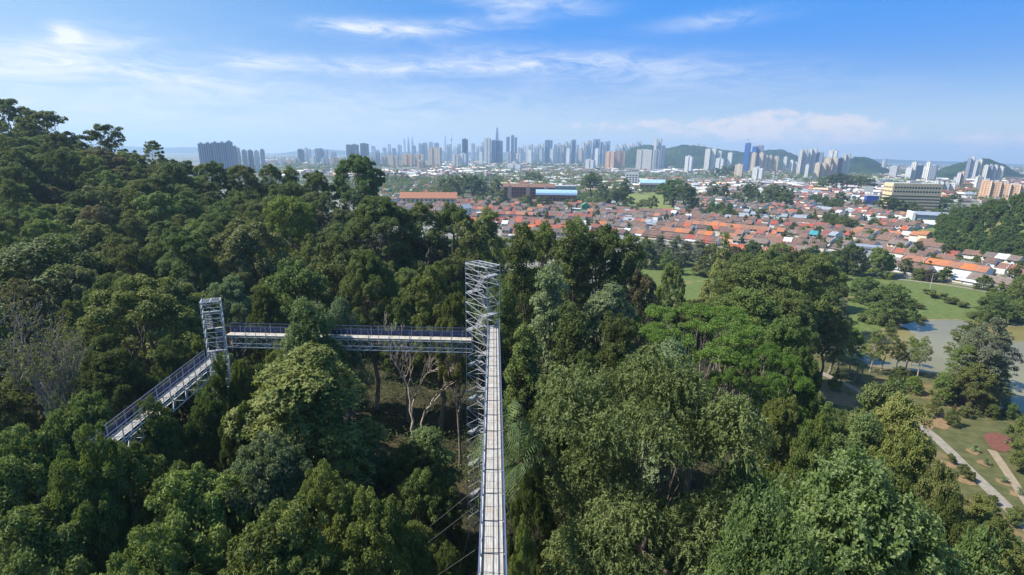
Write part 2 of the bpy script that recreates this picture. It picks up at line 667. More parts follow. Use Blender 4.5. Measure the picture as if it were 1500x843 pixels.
def dome_lobes(rg, H, R, depth, n, squash=.75, r=(.30, .46), base=0.0):
    """lobes spread over a dome whose top is at H and whose half-width is R"""
    out = []
    cz = H - depth
    for i in range(n):
        u = (i + .5) / n
        z = 1 - u * (1.15 - base)
        a = i * 2.39996 + rg.uniform(-.5, .5)
        q = math.sqrt(max(0.02, 1 - max(0, z) ** 2)) * rg.uniform(.62, .95)
        k = R * rg.uniform(*r)
        zz = cz + (depth - k * squash) * max(-.25, z) + rg.uniform(-.08, .08) * depth
        out.append((math.cos(a) * q * (R - k * .6), math.sin(a) * q * (R - k * .6), zz, k, k, k * squash))
    out.append((rg.normal() * .1 * R, rg.normal() * .1 * R, cz + depth * .45, R * .42, R * .42, depth * .40))
    return out


def column_lobes(rg, H, R, z0, n, squash=1.35):
    out = []
    for i in range(n):
        u = (i + .5) / n
        z = z0 + (H - z0) * u
        a = i * 2.39996
        w = R * (math.sin(min(1, .25 + u * .9) * math.pi) ** .6 * .75 + .25) * rg.uniform(.75, 1.05)
        k = R * rg.uniform(.42, .62)
        out.append((math.cos(a) * (w - k * .5), math.sin(a) * (w - k * .5), z - k * .4, k, k, k * squash))
    return out


PROTO = {}                                        # kind -> list of (trunk mesh, crown mesh, height, crown half-width)


def add_proto(kind, trunk, crown, H, R, measure=True):
    if measure:                                   # the size it really has, not the one it was sketched with
        co = np.empty(len(crown.vertices) * 3, np.float32)
        crown.vertices.foreach_get('co', co)
        co = co.reshape(-1, 3)
        H, R = float(np.percentile(co[:, 2], 99.3)), float(np.percentile(np.hypot(co[:, 0], co[:, 1]), 96.5))
    PROTO.setdefault(kind, []).append((trunk, crown, H, R))


def recolour(kind, new, leaf, bk=None):
    for tr, cr, H, R in PROTO[kind]:
        c2 = cr.copy()
        c2.materials[0] = LEAF[leaf]
        t2 = tr
        if bk is not None:
            t2 = tr.copy()
            t2.materials[0] = bk
        add_proto(new, t2, c2, H, R, False)


rg = np.random.default_rng(11)
# general forest crowns for the middle distance and beyond
for i in range(5):
    H, R, D = 22, 6.0, rg.uniform(9.5, 13)
    lb = dome_lobes(rg, H, R, D, rg.integers(13, 20), .9, (.30, .44))
    add_proto('round', trunk_mesh('trunk', rg, H, .42, lb, BARK), crown_mesh('crown', rg, lb, 15000, .44, .27, LEAF['mid'], sub=10, up=.35, low=-.6, subr=(.28, .44)), H, R)
for lf in ('dark', 'olive', 'brown', 'pale'):
    recolour('round', 'round_' + lf, lf)
recolour('round', 'round_wood', 'wood')
recolour('round', 'round_bright', 'yel')
# tall emergents with open, ragged crowns
for i in range(3):
    H, R, D = 26, 5.5, 13
    lb = dome_lobes(rg, H, R, D, 20, .95, (.28, .42), .0)
    lb = [(x * 1.05, y * 1.05, z, a, b, c) for x, y, z, a, b, c in lb[:-1]]
    add_proto('open', trunk_mesh('trunk', rg, H, .4, lb, BARK_GREY, .4, 13), crown_mesh('crown', rg, lb, 13000, .46, .27, LEAF['dark'], sub=8, subr=(.26, .42), fill=.08, up=.35, low=-.6), H, R)
# vine-draped columns
for i in range(3):
    H, R = 26, 3.8
    lb = column_lobes(rg, H, R, 5, 28)
    add_proto('column', trunk_mesh('trunk', rg, H, .38, lb, BARK, .3, 9), crown_mesh('crown', rg, lb, 16000, .42, .26, LEAF['mid'], sub=9, up=.35, low=-.8, droop=(0, 0, -.5)), H, R)
recolour('column', 'column_dark', 'dark')
recolour('column', 'column_grey', 'grey', BARK_GREY)
recolour('column', 'column_pale', 'pale')
# closer forest crowns with finer leaves
for i in range(4):
    H, R, D = 20, 6.0, rg.uniform(9, 12)
    lb = dome_lobes(rg, H, R, D, rg.integers(18, 25), .88, (.25, .38))
    add_proto('near', trunk_mesh('trunk', rg, H, .40, lb, BARK_GREY, .35, 14), crown_mesh('crown', rg, lb, 48000, .30, .155, LEAF['mid'], sub=14, subr=(.20, .40), rand=.9, up=.38, low=-.55), H, R)
recolour('near', 'near_dark', 'dark')
recolour('near', 'near_olive', 'olive')
recolour('near', 'near_brown', 'brown')
recolour('near', 'near_pale', 'pale')
recolour('near', 'near_wood', 'wood')
# park trees whose crown reaches almost to the grass
for i in range(3):
    H, R = 10, 5.2
    lb = dome_lobes(rg, H, R, 8.2, rg.integers(20, 27), .95, (.26, .40), -.05)
    add_proto('dome', trunk_mesh('trunk', rg, H, .32, lb, BARK, .15, 14), crown_mesh('crown', rg, lb, 20000, .36, .21, LEAF['mid'], sub=11, up=.35, low=-.7, subr=(.24, .42)), H, R)
recolour('dome', 'dome_dark', 'dark')
recolour('dome', 'dome_olive', 'olive')
recolour('dome', 'dome_brown', 'brown')
recolour('dome', 'dome_bright', 'yel')
# tall waterside trees with pale bare trunks and hanging foliage
for i in range(3):
    H, R = 20, 3.6
    lb = column_lobes(rg, H, R, 8.0 + i, 13, 1.3)
    add_proto('gum', trunk_mesh('trunk', rg, H, .30, lb, BARK_PALE, .45, 10), crown_mesh('crown', rg, lb, 6500, .40, .20, LEAF['mid'], sub=7, up=.3, low=-.8, droop=(0, 0, -.7), subr=(.25, .42)), H, R)
recolour('gum', 'gum_grey', 'grey')
# conical park trees
for i in range(2):
    H, R = 14, 3.6
    lb = []
    for k in range(16):
        u = k / 15
        w = R * (1 - u * .88)
        a = k * 2.4
        r = w * .55 + .35
        lb.append((math.cos(a) * (w - r * .6), math.sin(a) * (w - r * .6), 2 + u * (H - 2.6), r, r, r * 1.1))
    add_proto('cone', trunk_mesh('trunk', rg, H, .25, lb, BARK, .2, 8), crown_mesh('crown', rg, lb, 9000, .42, .24, LEAF['mid'], sub=8), H, R)
recolour('cone', 'cone_bright', 'yel')
recolour('cone', 'cone_olive', 'olive')
recolour('cone', 'cone_dark', 'dark')
# low clipped garden bushes
for i in range(2):
    lb = [(rg.normal() * .35, rg.normal() * .35, 1.0 + rg.normal() * .2, .8, .8, .85) for _ in range(5)]
    add_proto('bush', trunk_mesh('trunk', rg, 1.8, .1, lb, BARK, .1, 4), crown_mesh('crown', rg, lb, 3000, .22, .14, LEAF['dark'], sub=8, low=-.7), 2.0, 1.25)
recolour('bush', 'bush_olive', 'olive')
# layered crowns: flat plates of tiny leaves
for i in range(2):
    H, R = 19, 11.5
    lb = []
    for k in range(26):
        a = k * 2.39996 + rg.uniform(-.3, .3)
        q = math.sqrt((k + .5) / 26) * R * .9
        lv = rg.choice([0, 0, 1, 1.8])
        r = rg.uniform(2.0, 3.3)
        lb.append((math.cos(a) * q, math.sin(a) * q, H - 1.0 - (q / R) ** 2 * 3.2 - lv * 1.7, r, r, .5))
    add_proto('layer', trunk_mesh('trunk', rg, H - 2, .5, lb, BARK_GREY, .35, 22), crown_mesh('crown', rg, lb, 52000, .24, .12, LEAF['bright'], sub=14, subr=(.30, .55), up=.8, rand=.7, low=-.2, fill=.02, zs=.38), H, R)


# weeping fine-leaved crown
def weeping_crown(rg, H, R, D, n, mat):
    lb = []
    masses = [(0, 0, H - 3.2, .34)]               # boughs: a few great masses, each a cushion of smaller clumps with dark gaps between
    for nr, rr_, z0, z1, kk in ((6, .52, 3.5, 6.5, .33), (9, .74, 6.5, 11.5, .30), (9, .80, 12, 16.5, .29), (9, .80, 17, 21, .28)):
        for q in range(nr):
            a = q * 6.283 / nr + rg.uniform(-.35, .35)
            masses.append((math.cos(a) * R * rr_ * rg.uniform(.85, 1.12), math.sin(a) * R * rr_ * rg.uniform(.85, 1.12), H - rg.uniform(z0, z1), kk * rg.uniform(.8, 1.2)))
    for mx, my, mz, mk in masses:
        for v in sph(rg, 8, -.25):
            k = R * mk * rg.uniform(.34, .52)
            lb.append((mx + v[0] * R * mk * .72, my + v[1] * R * mk * .72, mz + v[2] * R * mk * .55, k * 1.15, k * 1.15, k * .8))
    lb = np.array(lb)
    m = n // 11
    k = rg.choice(len(lb), m, p=lb[:, 3] ** 2 / (lb[:, 3] ** 2).sum())
    d = unit(sph(rg, m, -.5) + np.array([0, 0, .3]))
    tip = lb[k, :3] + d * lb[k, 3:6] * rg.uniform(.7, 1.2, (m, 1))
    out = unit(d * np.array([1, 1, .2]) + rg.normal(size=(m, 3)) * .25)
    rep = 11
    T0, O0 = np.repeat(tip, rep, 0), np.repeat(out, rep, 0)
    nn = len(T0)
    off = rg.uniform(0, 1, nn)
    dr = unit(O0 * .7 + rg.normal(size=(nn, 3)) * .7 + np.array([0, 0, -.45]))
    C = T0 + O0 * (off * .35)[:, None] + np.array([0, 0, -1.0]) * (off ** 2 * .32)[:, None] + dr * .14
    N = unit(np.cross(dr, rg.normal(size=(nn, 3))))
    N[N[:, 2] < 0] *= -1
    N = unit(N + O0 * .35 + np.array([0, 0, .35]))
    V, T = leaf_faces(rg, C, N, .30, .10, dr * 2.5, .15)
    return lb, np_mesh('crown', V, [T], [mat])


lb, cr = weeping_crown(rg, 26, 9.6, 21, 210000, LEAF['weep'])
add_proto('weep', trunk_mesh('trunk', rg, 26, .5, lb, BARK, .35, 10), cr, 26, 9.6)


# big leaves set in rosettes at the shoot tips
def rosette_crown(rg, H, R, D, ntip, L, Wd, mat, nl=8):
    lb = np.array(dome_lobes(rg, H, R, D, 20, .7, (.24, .38)))
    m = ntip
    k = rg.choice(len(lb), m, p=lb[:, 3] ** 2 / (lb[:, 3] ** 2).sum())
    d = unit(sph(rg, m, -.35) + np.array([0, 0, .25]))
    tip = lb[k, :3] + d * lb[k, 3:6] * rg.uniform(.7, 1.2, (m, 1))
    ax = unit(d * .5 + np.array([0, 0, .9]) + rg.normal(size=(m, 3)) * .3)
    VV, TT, base = [], [], 0
    e1 = unit(np.cross(ax, rg.normal(size=(m, 3))))
    e2 = np.cross(ax, e1)
    for j in range(nl):
        a = j * 2.39996 + rg.uniform(-.4, .4, m)
        el = rg.uniform(-.35, .75, m)
        rd = e1 * np.cos(a)[:, None] + e2 * np.sin(a)[:, None]
        t = unit(rd * np.cos(el)[:, None] + ax * np.sin(el)[:, None])
        s = unit(np.cross(ax, t))
        nrm = np.cross(t, s)
        nrm[nrm[:, 2] < 0] *= -1
        l = (L * rg.uniform(.55, 1.25, m))[:, None]
        w = (Wd * rg.uniform(.7, 1.2, m))[:, None]
        p0 = tip + t * l * .12 + ax * rg.uniform(-.12, .1, (m, 1))
        mid = p0 + t * l * .5 + nrm * l * .06
        end = p0 + t * l - nrm * l * .14
        # a broad blade: two halves of two faces each, folded at the midrib and bent along it
        V = np.stack([p0, p0 + t * l * .3 + s * w * .5 + nrm * w * .18, p0 + t * l * .68 + s * w * .42 + nrm * w * .12, end,
                      p0 + t * l * .68 - s * w * .42 + nrm * w * .12, p0 + t * l * .3 - s * w * .5 + nrm * w * .18, mid], 1)
        i = np.arange(m)[:, None] * 7 + base
        T = np.concatenate([i + np.array([x]) for x in ((0, 1, 6), (1, 2, 6), (2, 3, 6), (3, 4, 6), (4, 5, 6), (5, 0, 6))], 1).reshape(-1, 3)
        VV.append(V.reshape(-1, 3))
        TT.append(T)
        base += m * 7
    return lb, np_mesh('crown', np.concatenate(VV), [np.concatenate(TT)], [mat])


for kind, H, R, D, nt, L, Wd, lf in (('bigleaf', 22, 6.5, 8, 5600, .27, .125, 'big'), ('bigleaf', 22, 6.5, 9, 5600, .26, .12, 'big'),
                                     ('midleaf', 20, 5.5, 8, 3400, .34, .15, 'big'), ('midleaf', 20, 5.5, 8.5, 3400, .34, .15, 'big')):
    lb, cr = rosette_crown(rg, H, R, D, nt, L, Wd, LEAF[lf])
    add_proto(kind, trunk_mesh('trunk', rg, H, .38, lb, BARK_GREY, .35, 18), cr, H, R)
recolour('midleaf', 'midleaf_pale', 'pale')
recolour('midleaf', 'midleaf_olive', 'olive')
recolour('midleaf', 'midleaf_dark', 'mid')


# bare branching trees with few leaves left
def bare_tree(rg, H, spread, mat, leaf, nleaf=1200, levels=5):
    mb = MB()
    tips = []

    def grow(p, d, L, r, lv):
        e = p + d * L
        P = limb_pts(rg, p, e, 5, .10, -.03)
        mb.tube(P, np.maximum(.022, np.linspace(r, r * .62, 5)), 6 if lv < 2 else 4)
        if lv >= levels:
            tips.append(P[-1])
            return
        nb = 2 if lv < 1 else int(rg.integers(2, 4)) + (1 if lv > 2 else 0)
        for _ in range(nb):
            nd = unit(d + rg.normal(size=3) * (spread * (1.0 if lv else .7)) + np.array([0, 0, .28]))
            grow(P[-1] if _ < 2 else P[int(rg.integers(2, 5))], nd, L * rg.uniform(.62, .86), r * rg.uniform(.5, .68), lv + 1)
    grow(np.array([0, 0, -1.0]), np.array([0.03, 0.02, 1.0]), H * .30, .30, 0)
    grow(np.array([1.1, .3, -1.0]), unit(np.array([0.10, 0.05, 1.0])), H * .30, .20, 0)
    tips = np.array(tips)
    k = rg.choice(len(tips), nleaf)
    C = tips[k] + rg.normal(size=(nleaf, 3)) * .35
    N = unit(rg.normal(size=(nleaf, 3)) + np.array([0, 0, .8]))
    V, T = leaf_faces(rg, C, N, .30, .16)
    return mb.mesh('trunk', mat, True), np_mesh('crown', V, [T], [leaf]), tips[:, 2].max(), np.percentile(np.hypot(tips[:, 0], tips[:, 1]), 90)


for i in range(3):
    tr, cr, h, r = bare_tree(rg, 20, .42, BARK_PALE if i < 1 else BARK_GREY, LEAF['olive'], 250 if i < 1 else 900, 5)
    add_proto('bare_pale' if i < 1 else 'bare', tr, cr, h, r, False)


# palms: slender trunk, arching fronds of leaflets
def palm(rg, H, L, n, mat, bk, r0=.16):
    mb = MB()
    P = limb_pts(rg, (0, 0, -.5), (rg.normal() * .3, rg.normal() * .3, H), 7, .02, 0)
    mb.tube(P, np.linspace(r0 * 1.3, r0 * .8, 7), 7)
    top = P[-1]
    VV, TT, base = [], [], 0
    for i in range(n):
        a = i * 2.39996
        el = rg.uniform(-.25, 1.25)
        d0 = np.array([math.cos(a) * math.cos(el), math.sin(a) * math.cos(el), math.sin(el)])
        s = np.linspace(0, 1, 9)[:, None]
        C = top + d0 * s * L + np.array([0, 0, -1]) * s ** 2 * L * .55
        T_ = unit(np.gradient(C, axis=0))
        side = unit(np.cross(T_, np.array([0, 0, 1.0]) + d0 * .01))
        for k in range(1, 9):
            for f in (0, .5):
                c = C[k - 1] * (1 - f) + C[k] * f
                w = L * .30 * math.sin(min(1, (k - f) / 8 * .9 + .12) * math.pi) + .05
                for sg in (-1, 1):
                    tip = c + side[k] * sg * w + T_[k] * w * .55 + np.array([0, 0, -1]) * w * .35
                    b = T_[k] * .05
                    VV += [c - b, c + b, tip + b * .3]
                    TT.append((base, base + 1, base + 2))
                    base += 3
        mb2 = C
        mb.tube(C, np.linspace(.035, .012, 9), 3)
    return mb.mesh('trunk', bk, True), np_mesh('crown', np.array(VV), [np.array(TT)], [mat]), H + L * .5, L * .8


for i in range(3):
    tr, cr, h, r = palm(rg, 7.0 + i, 3.0, 18, LEAF['palm'], BARK_GREY)
    add_proto('palm', tr, cr, h, r, False)
tr, cr, h, r = palm(rg, 5, 3.2, 22, LEAF['pale'], BARK_GREY, .22)
add_proto('silver_palm', tr, cr, h, r, False)
for i in range(2):
    tr, cr, h, r = palm(rg, .6, 2.0, 11, LEAF['palm'], BARK)
    add_proto('young_palm', tr, cr, h, r, False)
tr, cr, h, r = palm(rg, 12, 5.5, 26, LEAF['palm'], BARK, .22)
add_proto('forest_palm', tr, cr, h, r, False)

# low-detail crowns for the town (a few pixels each)
for i in range(4):
    H, R = 9, 4.0
    lb = dome_lobes(rg, H, R, 6.2, 8, .9, (.4, .55))
    add_proto('town', trunk_mesh('trunk', rg, H, .22, lb, BARK, .3, 4), crown_mesh('crown', rg, lb, 1500, .85, .55, LEAF['mid'], sub=5, low=-.8), H, R)
recolour('town', 'town_dark', 'dark')
recolour('town', 'town_olive', 'olive')
recolour('town', 'town_wood', 'wood')
recolour('town', 'town_yel', 'yel')

TREES = []                                        # every tree placed: root, kind, px, py, depth, pixel radius
trg = random.Random(5)


def plant(kind, name, p, H=None, R=None, cat='tree', group=None, rz=None, desc=None):
    """a tree with its foot at world point p, H metres tall and R metres in half-width"""
    tr, cr, h0, r0 = trg.choice(PROTO[kind])
    H = H or h0
    R = R or r0
    sz = H / h0
    if kind.startswith('dome'):
        R = min(R, sz * r0 * 1.12)
    if name in ('forest_tree', 'hill_tree') and sz < R / r0 * .92:      # a broad crown keeps its depth; its trunk roots lower on the slope
        sz = R / r0 * .92
        p = (p[0], p[1], p[2] + H - sz * h0)
        H = sz * h0
    e = empty(name, p, trg.uniform(0, 6.28) if rz is None else rz, (R / r0, R / r0, sz))
    link_mesh('trunk', tr, e)
    link_mesh('crown', cr, e)
    e["category"] = cat
    if group:
        e["group"] = group
    c = Vector(p) + Vector((0, 0, H * .72))
    x, y, d = proj(c)
    t = dict(o=e, kind=kind, desc=desc, x=x, y=y, d=d, H=H, R=R, p=Vector(p), name=name)
    TREES.append(t)
    return t


def drop_tree(t):
    for ch in list(t['o'].children):
        bpy.data.objects.remove(ch)
    bpy.data.objects.remove(t['o'])
# ------------------------------------------------------------------ terrain
HILL = np.array([
    (0, 0, 23, 26), (0, 40, 21, 26), (-5, 72, 19, 22), (-40, 66, 20, 24), (-38, 42, 21, 24), (-80, 50, 24, 34), (-20, 105, 20, 28), (5, 135, 19, 30), (0, 200, 20, 32), (-10, 235, 17, 28),
    (0, 300, 3, 40), (0, 350, 0, 40), (30, 20, 22, 24), (38, 52, 18, 24), (33, 90, 13, 24), (30, 140, 13, 26), (60, 60, 10, 24), (62, 95, 5, 22), (62, 150, 4, 24), (58, 205, 6, 26),
    (50, 260, 2, 30), (-100, 105, 26, 36), (-150, 160, 37, 40), (-185, 215, 56, 40), (-235, 240, 74, 40), (-60, 150, 30, 36), (-120, 250, 48, 40), (-55, 245, 26, 34), (-190, 130, 45, 44), (-260, 170, 68, 50),
    (-300, 290, 80, 60), (-130, 340, 22, 50), (-220, 380, 40, 60), (-60, 330, 8, 44), (-320, 450, 30, 80), (-120, 420, 5, 60), (-80, 0, 26, 40), (-140, 60, 32, 44)], float)
LOW = []
for x in range(85, 520, 28):
    for y in range(-20, 560, 28):
        LOW.append((x, y, 0, 20))
for x in range(-460, 90, 50):
    for y in range(480, 720, 45):
        LOW.append((x, y, 0, 38))
for x in range(0, 120, 40):
    for y in range(360, 520, 40):
        LOW.append((x, y, 0, 32))
CP = np.concatenate([HILL, np.array(LOW, float)])


def ground_np(x, y):
    x, y = np.atleast_1d(np.asarray(x, float)), np.atleast_1d(np.asarray(y, float))
    out = np.zeros(len(x))
    for s in range(0, len(x), 4000):
        dx = x[s:s + 4000, None] - CP[None, :, 0]
        dy = y[s:s + 4000, None] - CP[None, :, 1]
        w = np.exp(-(dx * dx + dy * dy) / (2 * CP[None, :, 3] ** 2))
        ws = w.sum(1)
        out[s:s + 4000] = (w * CP[None, :, 2]).sum(1) / (ws + 1e-4)
    out = np.maximum(0, out - .5) * 1.01
    # wooded hill that rises beyond the lake on the far side
    h2 = 40 * np.exp(-(((x - 440) / 50) ** 2 + ((y - 432) / 74) ** 2)) - 2.0
    return np.maximum(out, np.maximum(0, h2))


def ground(x, y):
    return float(ground_np([x], [y])[0])


ax = np.concatenate([-np.geomspace(430, 11500, 26)[::-1], np.arange(-420, 661, 9.0), np.geomspace(680, 11500, 24)])
ay = np.concatenate([-np.geomspace(60, 3000, 8)[::-1], np.arange(-50, 601, 9.0), np.geomspace(620, 11500, 30)])
GX, GY = np.meshgrid(ax, ay)
GZ = ground_np(GX.ravel(), GY.ravel()).reshape(GX.shape)
nx, ny = len(ax), len(ay)
i0 = (np.arange(ny - 1)[:, None] * nx + np.arange(nx - 1)[None]).ravel()
Q = np.stack([i0, i0 + 1, i0 + 1 + nx, i0 + nx], -1)
V = np.stack([GX.ravel(), GY.ravel(), GZ.ravel()], -1)

t = NT('ground_soil_grass_town')
P = t.pos()
sp = t.n('ShaderNodeSeparateXYZ')
t.l(P, sp.inputs[0])
at = t.n('ShaderNodeAttribute', attribute_name='zone')
sa = t.n('ShaderNodeSeparateColor')
t.l(at.outputs['Color'], sa.inputs[0])
n1, n2, n3 = t.noise(.035, 6, .6, P), t.noise(.35, 4, .6, P), t.noise(.010, 4, .6, P)
grass = t.mix(t.ramp(n2, .3, .7), (.050, .058, .020), (.092, .088, .036))
grass = t.mix(t.ramp(n1, .53, .66), grass, (.19, .125, .062))
green = t.mix(t.ramp(n2, .3, .7), (.062, .092, .022), (.102, .124, .038))
green = t.mix(t.ramp(n1, .56, .70), green, (.20, .15, .07))
floor_ = t.mix(t.ramp(n2, .35, .65), (.022, .022, .010), (.050, .042, .022))
townc = t.mix(t.ramp(n2, .42, .58), (.15, .14, .13), (.26, .24, .21))
townc = t.mix(t.ramp(n1, .48, .58), townc, (.045, .065, .025))
townc = t.mix(t.ramp(n3, .50, .60), townc, (.040, .060, .028))
c = t.mix(sa.outputs[0], townc, floor_)
c = t.mix(sa.outputs[1], c, grass)
c = t.mix(sa.outputs[2], c, green)
t.bsdf(c, .95, 0, .15)
GROUND_M = t.m
me = np_mesh('ground', V, [Q], [GROUND_M], smooth=True)


def in_poly(x, y, poly):
    inside = np.zeros(np.shape(x), bool)
    n = len(poly)
    for i in range(n):
        x1, y1 = poly[i][0], poly[i][1]
        x2, y2 = poly[(i + 1) % n][0], poly[(i + 1) % n][1]
        c = ((y1 > y) != (y2 > y)) & (x < (x2 - x1) * (y - y1) / (y2 - y1 + 1e-12) + x1)
        inside ^= c
    return inside


def wpoly(pix, z=0.0):
    return [(p.x, p.y) for p in (at_z(a, b, z) for a, b in pix)]


MEADOW = wpoly([(1180, 440), (1232, 392), (1330, 402), (1440, 424), (1560, 450), (1560, 474), (1440, 472), (1330, 474), (1230, 500)])
FIELD2 = wpoly([(905, 445), (925, 372), (1060, 378), (1075, 425), (1010, 470)])
PARK = wpoly([(1000, 700), (1120, 560), (1080, 480), (905, 470), (915, 365), (1060, 372), (1235, 388), (1330, 400), (1600, 455), (1760, 560), (1760, 1100), (1300, 1100)])
fx, fy, fz = V[:, 0], V[:, 1], V[:, 2]
zone = np.zeros((len(V), 4), np.float32)
zone[:, 3] = 1
zone[:, 0] = np.clip((fz - 1.0) / 3.0, 0, 1)
zone[(fx < 120) & (fy < 300) & (fx > -500), 0] = 1
zone[(fx > 250) & (fz > .3), 2] = 1
zone[(fx > 250), 0] = 0
zone[:, 1] = in_poly(fx, fy, PARK) * (fz < 9)
zone[in_poly(fx, fy, MEADOW) | in_poly(fx, fy, FIELD2), 2] = 1.0
ca = me.color_attributes.new('zone', 'FLOAT_COLOR', 'POINT')
ca.data.foreach_set('color', zone.ravel())
tag(link_mesh('ground', me), kind='structure')


def chaikin(p, n=2, closed=True):
    p = np.asarray(p, float)
    for _ in range(n):
        q = np.roll(p, -1, 0) if closed else p[1:]
        a = p if closed else p[:-1]
        r = np.empty((len(a) * 2, p.shape[1]))
        r[0::2] = a * .75 + q * .25
        r[1::2] = a * .25 + q * .75
        p = r if closed else np.concatenate([p[:1], r, p[-1:]])
    return p


def sheet(name, poly, z, mat, jitter=0.0, kind='structure'):
    import bmesh
    bm = bmesh.new()
    rr = random.Random(3)
    f = bm.faces.new([bm.verts.new((x + rr.uniform(-jitter, jitter), y + rr.uniform(-jitter, jitter), z)) for x, y in poly])
    f.normal_update()
    if f.normal.z < 0:
        f.normal_flip()
    bmesh.ops.triangulate(bm, faces=[f])
    me = bpy.data.meshes.new(name)
    bm.to_mesh(me)
    bm.free()
    me.materials.append(mat)
    o = link_mesh(name, me)
    if kind:
        o['kind'] = kind
    return o


def ribbon(name, pix, width, z, mat, world=False, thick=0.0):
    pts = np.asarray(pix if world else wpoly(pix), float)
    pts = chaikin(pts, 3, False)
    T = np.gradient(pts, axis=0)
    T /= np.linalg.norm(T, axis=1)[:, None]
    N = np.stack([-T[:, 1], T[:, 0]], -1)
    A, B = pts + N * width / 2, pts - N * width / 2
    n = len(pts)
    V = np.concatenate([np.c_[A, np.full(n, z)], np.c_[B, np.full(n, z)]])
    i = np.arange(n - 1)
    Q = [np.stack([i + n, i + n + 1, i + 1, i], -1)]
    if thick:
        V = np.concatenate([V, V - np.array([0, 0, thick])])
        Q.append(np.stack([i, i + 1, i + 1 + 2 * n, i + 2 * n], -1))
        Q.append(np.stack([i + n + 1, i + n, i + 3 * n, i + n + 1 + 2 * n], -1))
    o = link_mesh(name, np_mesh(name, V, Q, [mat]))
    o['kind'] = 'structure'
    return o


def plain_mat(name, a, b, scale=.5, rough=.9, spec=.2):
    t = NT(name)
    p = t.pos()
    n = t.math('ADD', t.math('MULTIPLY', t.noise(scale, 5, .6, p), .65), t.math('MULTIPLY', t.noise(scale * 8, 3, .6, p), .35))
    t.bsdf(t.mix(t.ramp(n, .32, .68), a, b), rough, 0, spec)
    return t.m


# lake: murky olive water with a light breeze on it
t = NT('lake_water')
p = t.pos()
wv = t.noise(1.1, 4, .6, p)
t.bsdf(t.mix(t.ramp(t.noise(.02, 3, .5, p), .35, .65), (.145, .124, .046), (.178, .156, .068)), t.math('ADD', t.math('MULTIPLY', t.noise(.06, 3, .5, p), .10), .03), 0, .2, wv, .015, .02)
LAKE_PIX = [(1243, 517), (1252, 502), (1275, 489), (1315, 476), (1345, 470), (1400, 468), (1440, 474), (1470, 479), (1500, 477), (1560, 480), (1620, 560), (1580, 615), (1500, 606), (1466, 604),
            (1455, 587), (1440, 573), (1400, 553), (1350, 545), (1300, 541), (1262, 533)]
LAKE_W = chaikin(wpoly(LAKE_PIX), 2)
sheet('lake', LAKE_W, .06, t.m)
BANK = plain_mat('bank_soil', (.10, .085, .045), (.22, .17, .10), .3)
cen = LAKE_W.mean(0)
ribbon('lake_bank', np.concatenate([LAKE_W, LAKE_W[:2]]), 1.6, .10, BANK, True, .2)

PATHM = plain_mat('pale_concrete_path', (.165, .145, .118), (.24, .212, .175), .7)
SANDM = plain_mat('sandy_path', (.18, .145, .10), (.26, .21, .15), .6)
SOILM = plain_mat('orange_soil', (.135, .090, .045), (.215, .142, .076), .8)
ribbon('footpath', [(1150, 525), (1195, 543), (1210, 550), (1250, 568), (1300, 597), (1358, 630), (1390, 660), (1420, 690), (1460, 728), (1500, 768), (1560, 835), (1620, 920)], 2.7, .12, PATHM, thick=.12)
ribbon('meadow_path', [(1200, 391), (1236, 398), (1290, 407), (1350, 413), (1430, 424), (1500, 439), (1580, 456)], 3.0, .12, PATHM, thick=.12)
ribbon('sandy_path', [(1453, 660), (1472, 687), (1488, 712), (1508, 742), (1540, 790)], 1.9, .10, SANDM, thick=.1)
ribbon('bank_path', [(1190, 488), (1199, 497), (1204, 506)], 3.0, .10, SANDM, thick=.1)
sheet('red_play_court', chaikin(wpoly([(1438, 637), (1462, 633), (1482, 644), (1488, 657), (1473, 664), (1455, 660), (1445, 649)]), 2), .11, plain_mat('red_rubber_court', (.100, .040, .030), (.150, .062, .046), .9))


def soil_patch(px, py, r, z=.045):
    c = at_z(px, py)
    rr = random.Random(int(px * 7 + py))
    n = 18
    pts = [(c.x + math.cos(i * 6.283 / n) * r * rr.uniform(.6, 1.2), c.y + math.sin(i * 6.283 / n) * r * rr.uniform(.6, 1.2)) for i in range(n)]
    return sheet('soil', chaikin(pts, 2), z, SOILM)


for k, (px, py, r) in enumerate([(1228, 583, 6), (1212, 572, 4), (1243, 592, 2.5), (1365, 612, 7), (1352, 603, 4), (1350, 621, 3), (1404, 598, 3), (1425, 662, 1.8), (1442, 679, 1.8), (1470, 707, 1.6), (1391, 681, 2.0), (1414, 704, 2.2),
                                 (1450, 737, 2.2), (1481, 769, 2.6), (1347, 620, 2.2), (1493, 726, 1.8)]):
    soil_patch(px, py, r, .045 + .003 * k)
sheet('playing_field', wpoly([(912, 306), (919, 281), (968, 281), (990, 307)]), .15, plain_mat('sports_turf', (.105, .135, .030), (.160, .175, .055), .05))

# ------------------------------------------------------------------ far hills
t = NT('wooded_far_hill')
p = t.pos()
hn = t.math('ADD', t.math('MULTIPLY', t.noise(.045, 5, .7, p), .6), t.math('MULTIPLY', t.noise(.008, 3, .6, p), .4))
t.bsdf(t.mix(t.ramp(hn, .38, .62), (.006, .018, .011), (.036, .062, .028)), .95, 0, .1, hn, 1.0, 14.0)
HILLM = t.m


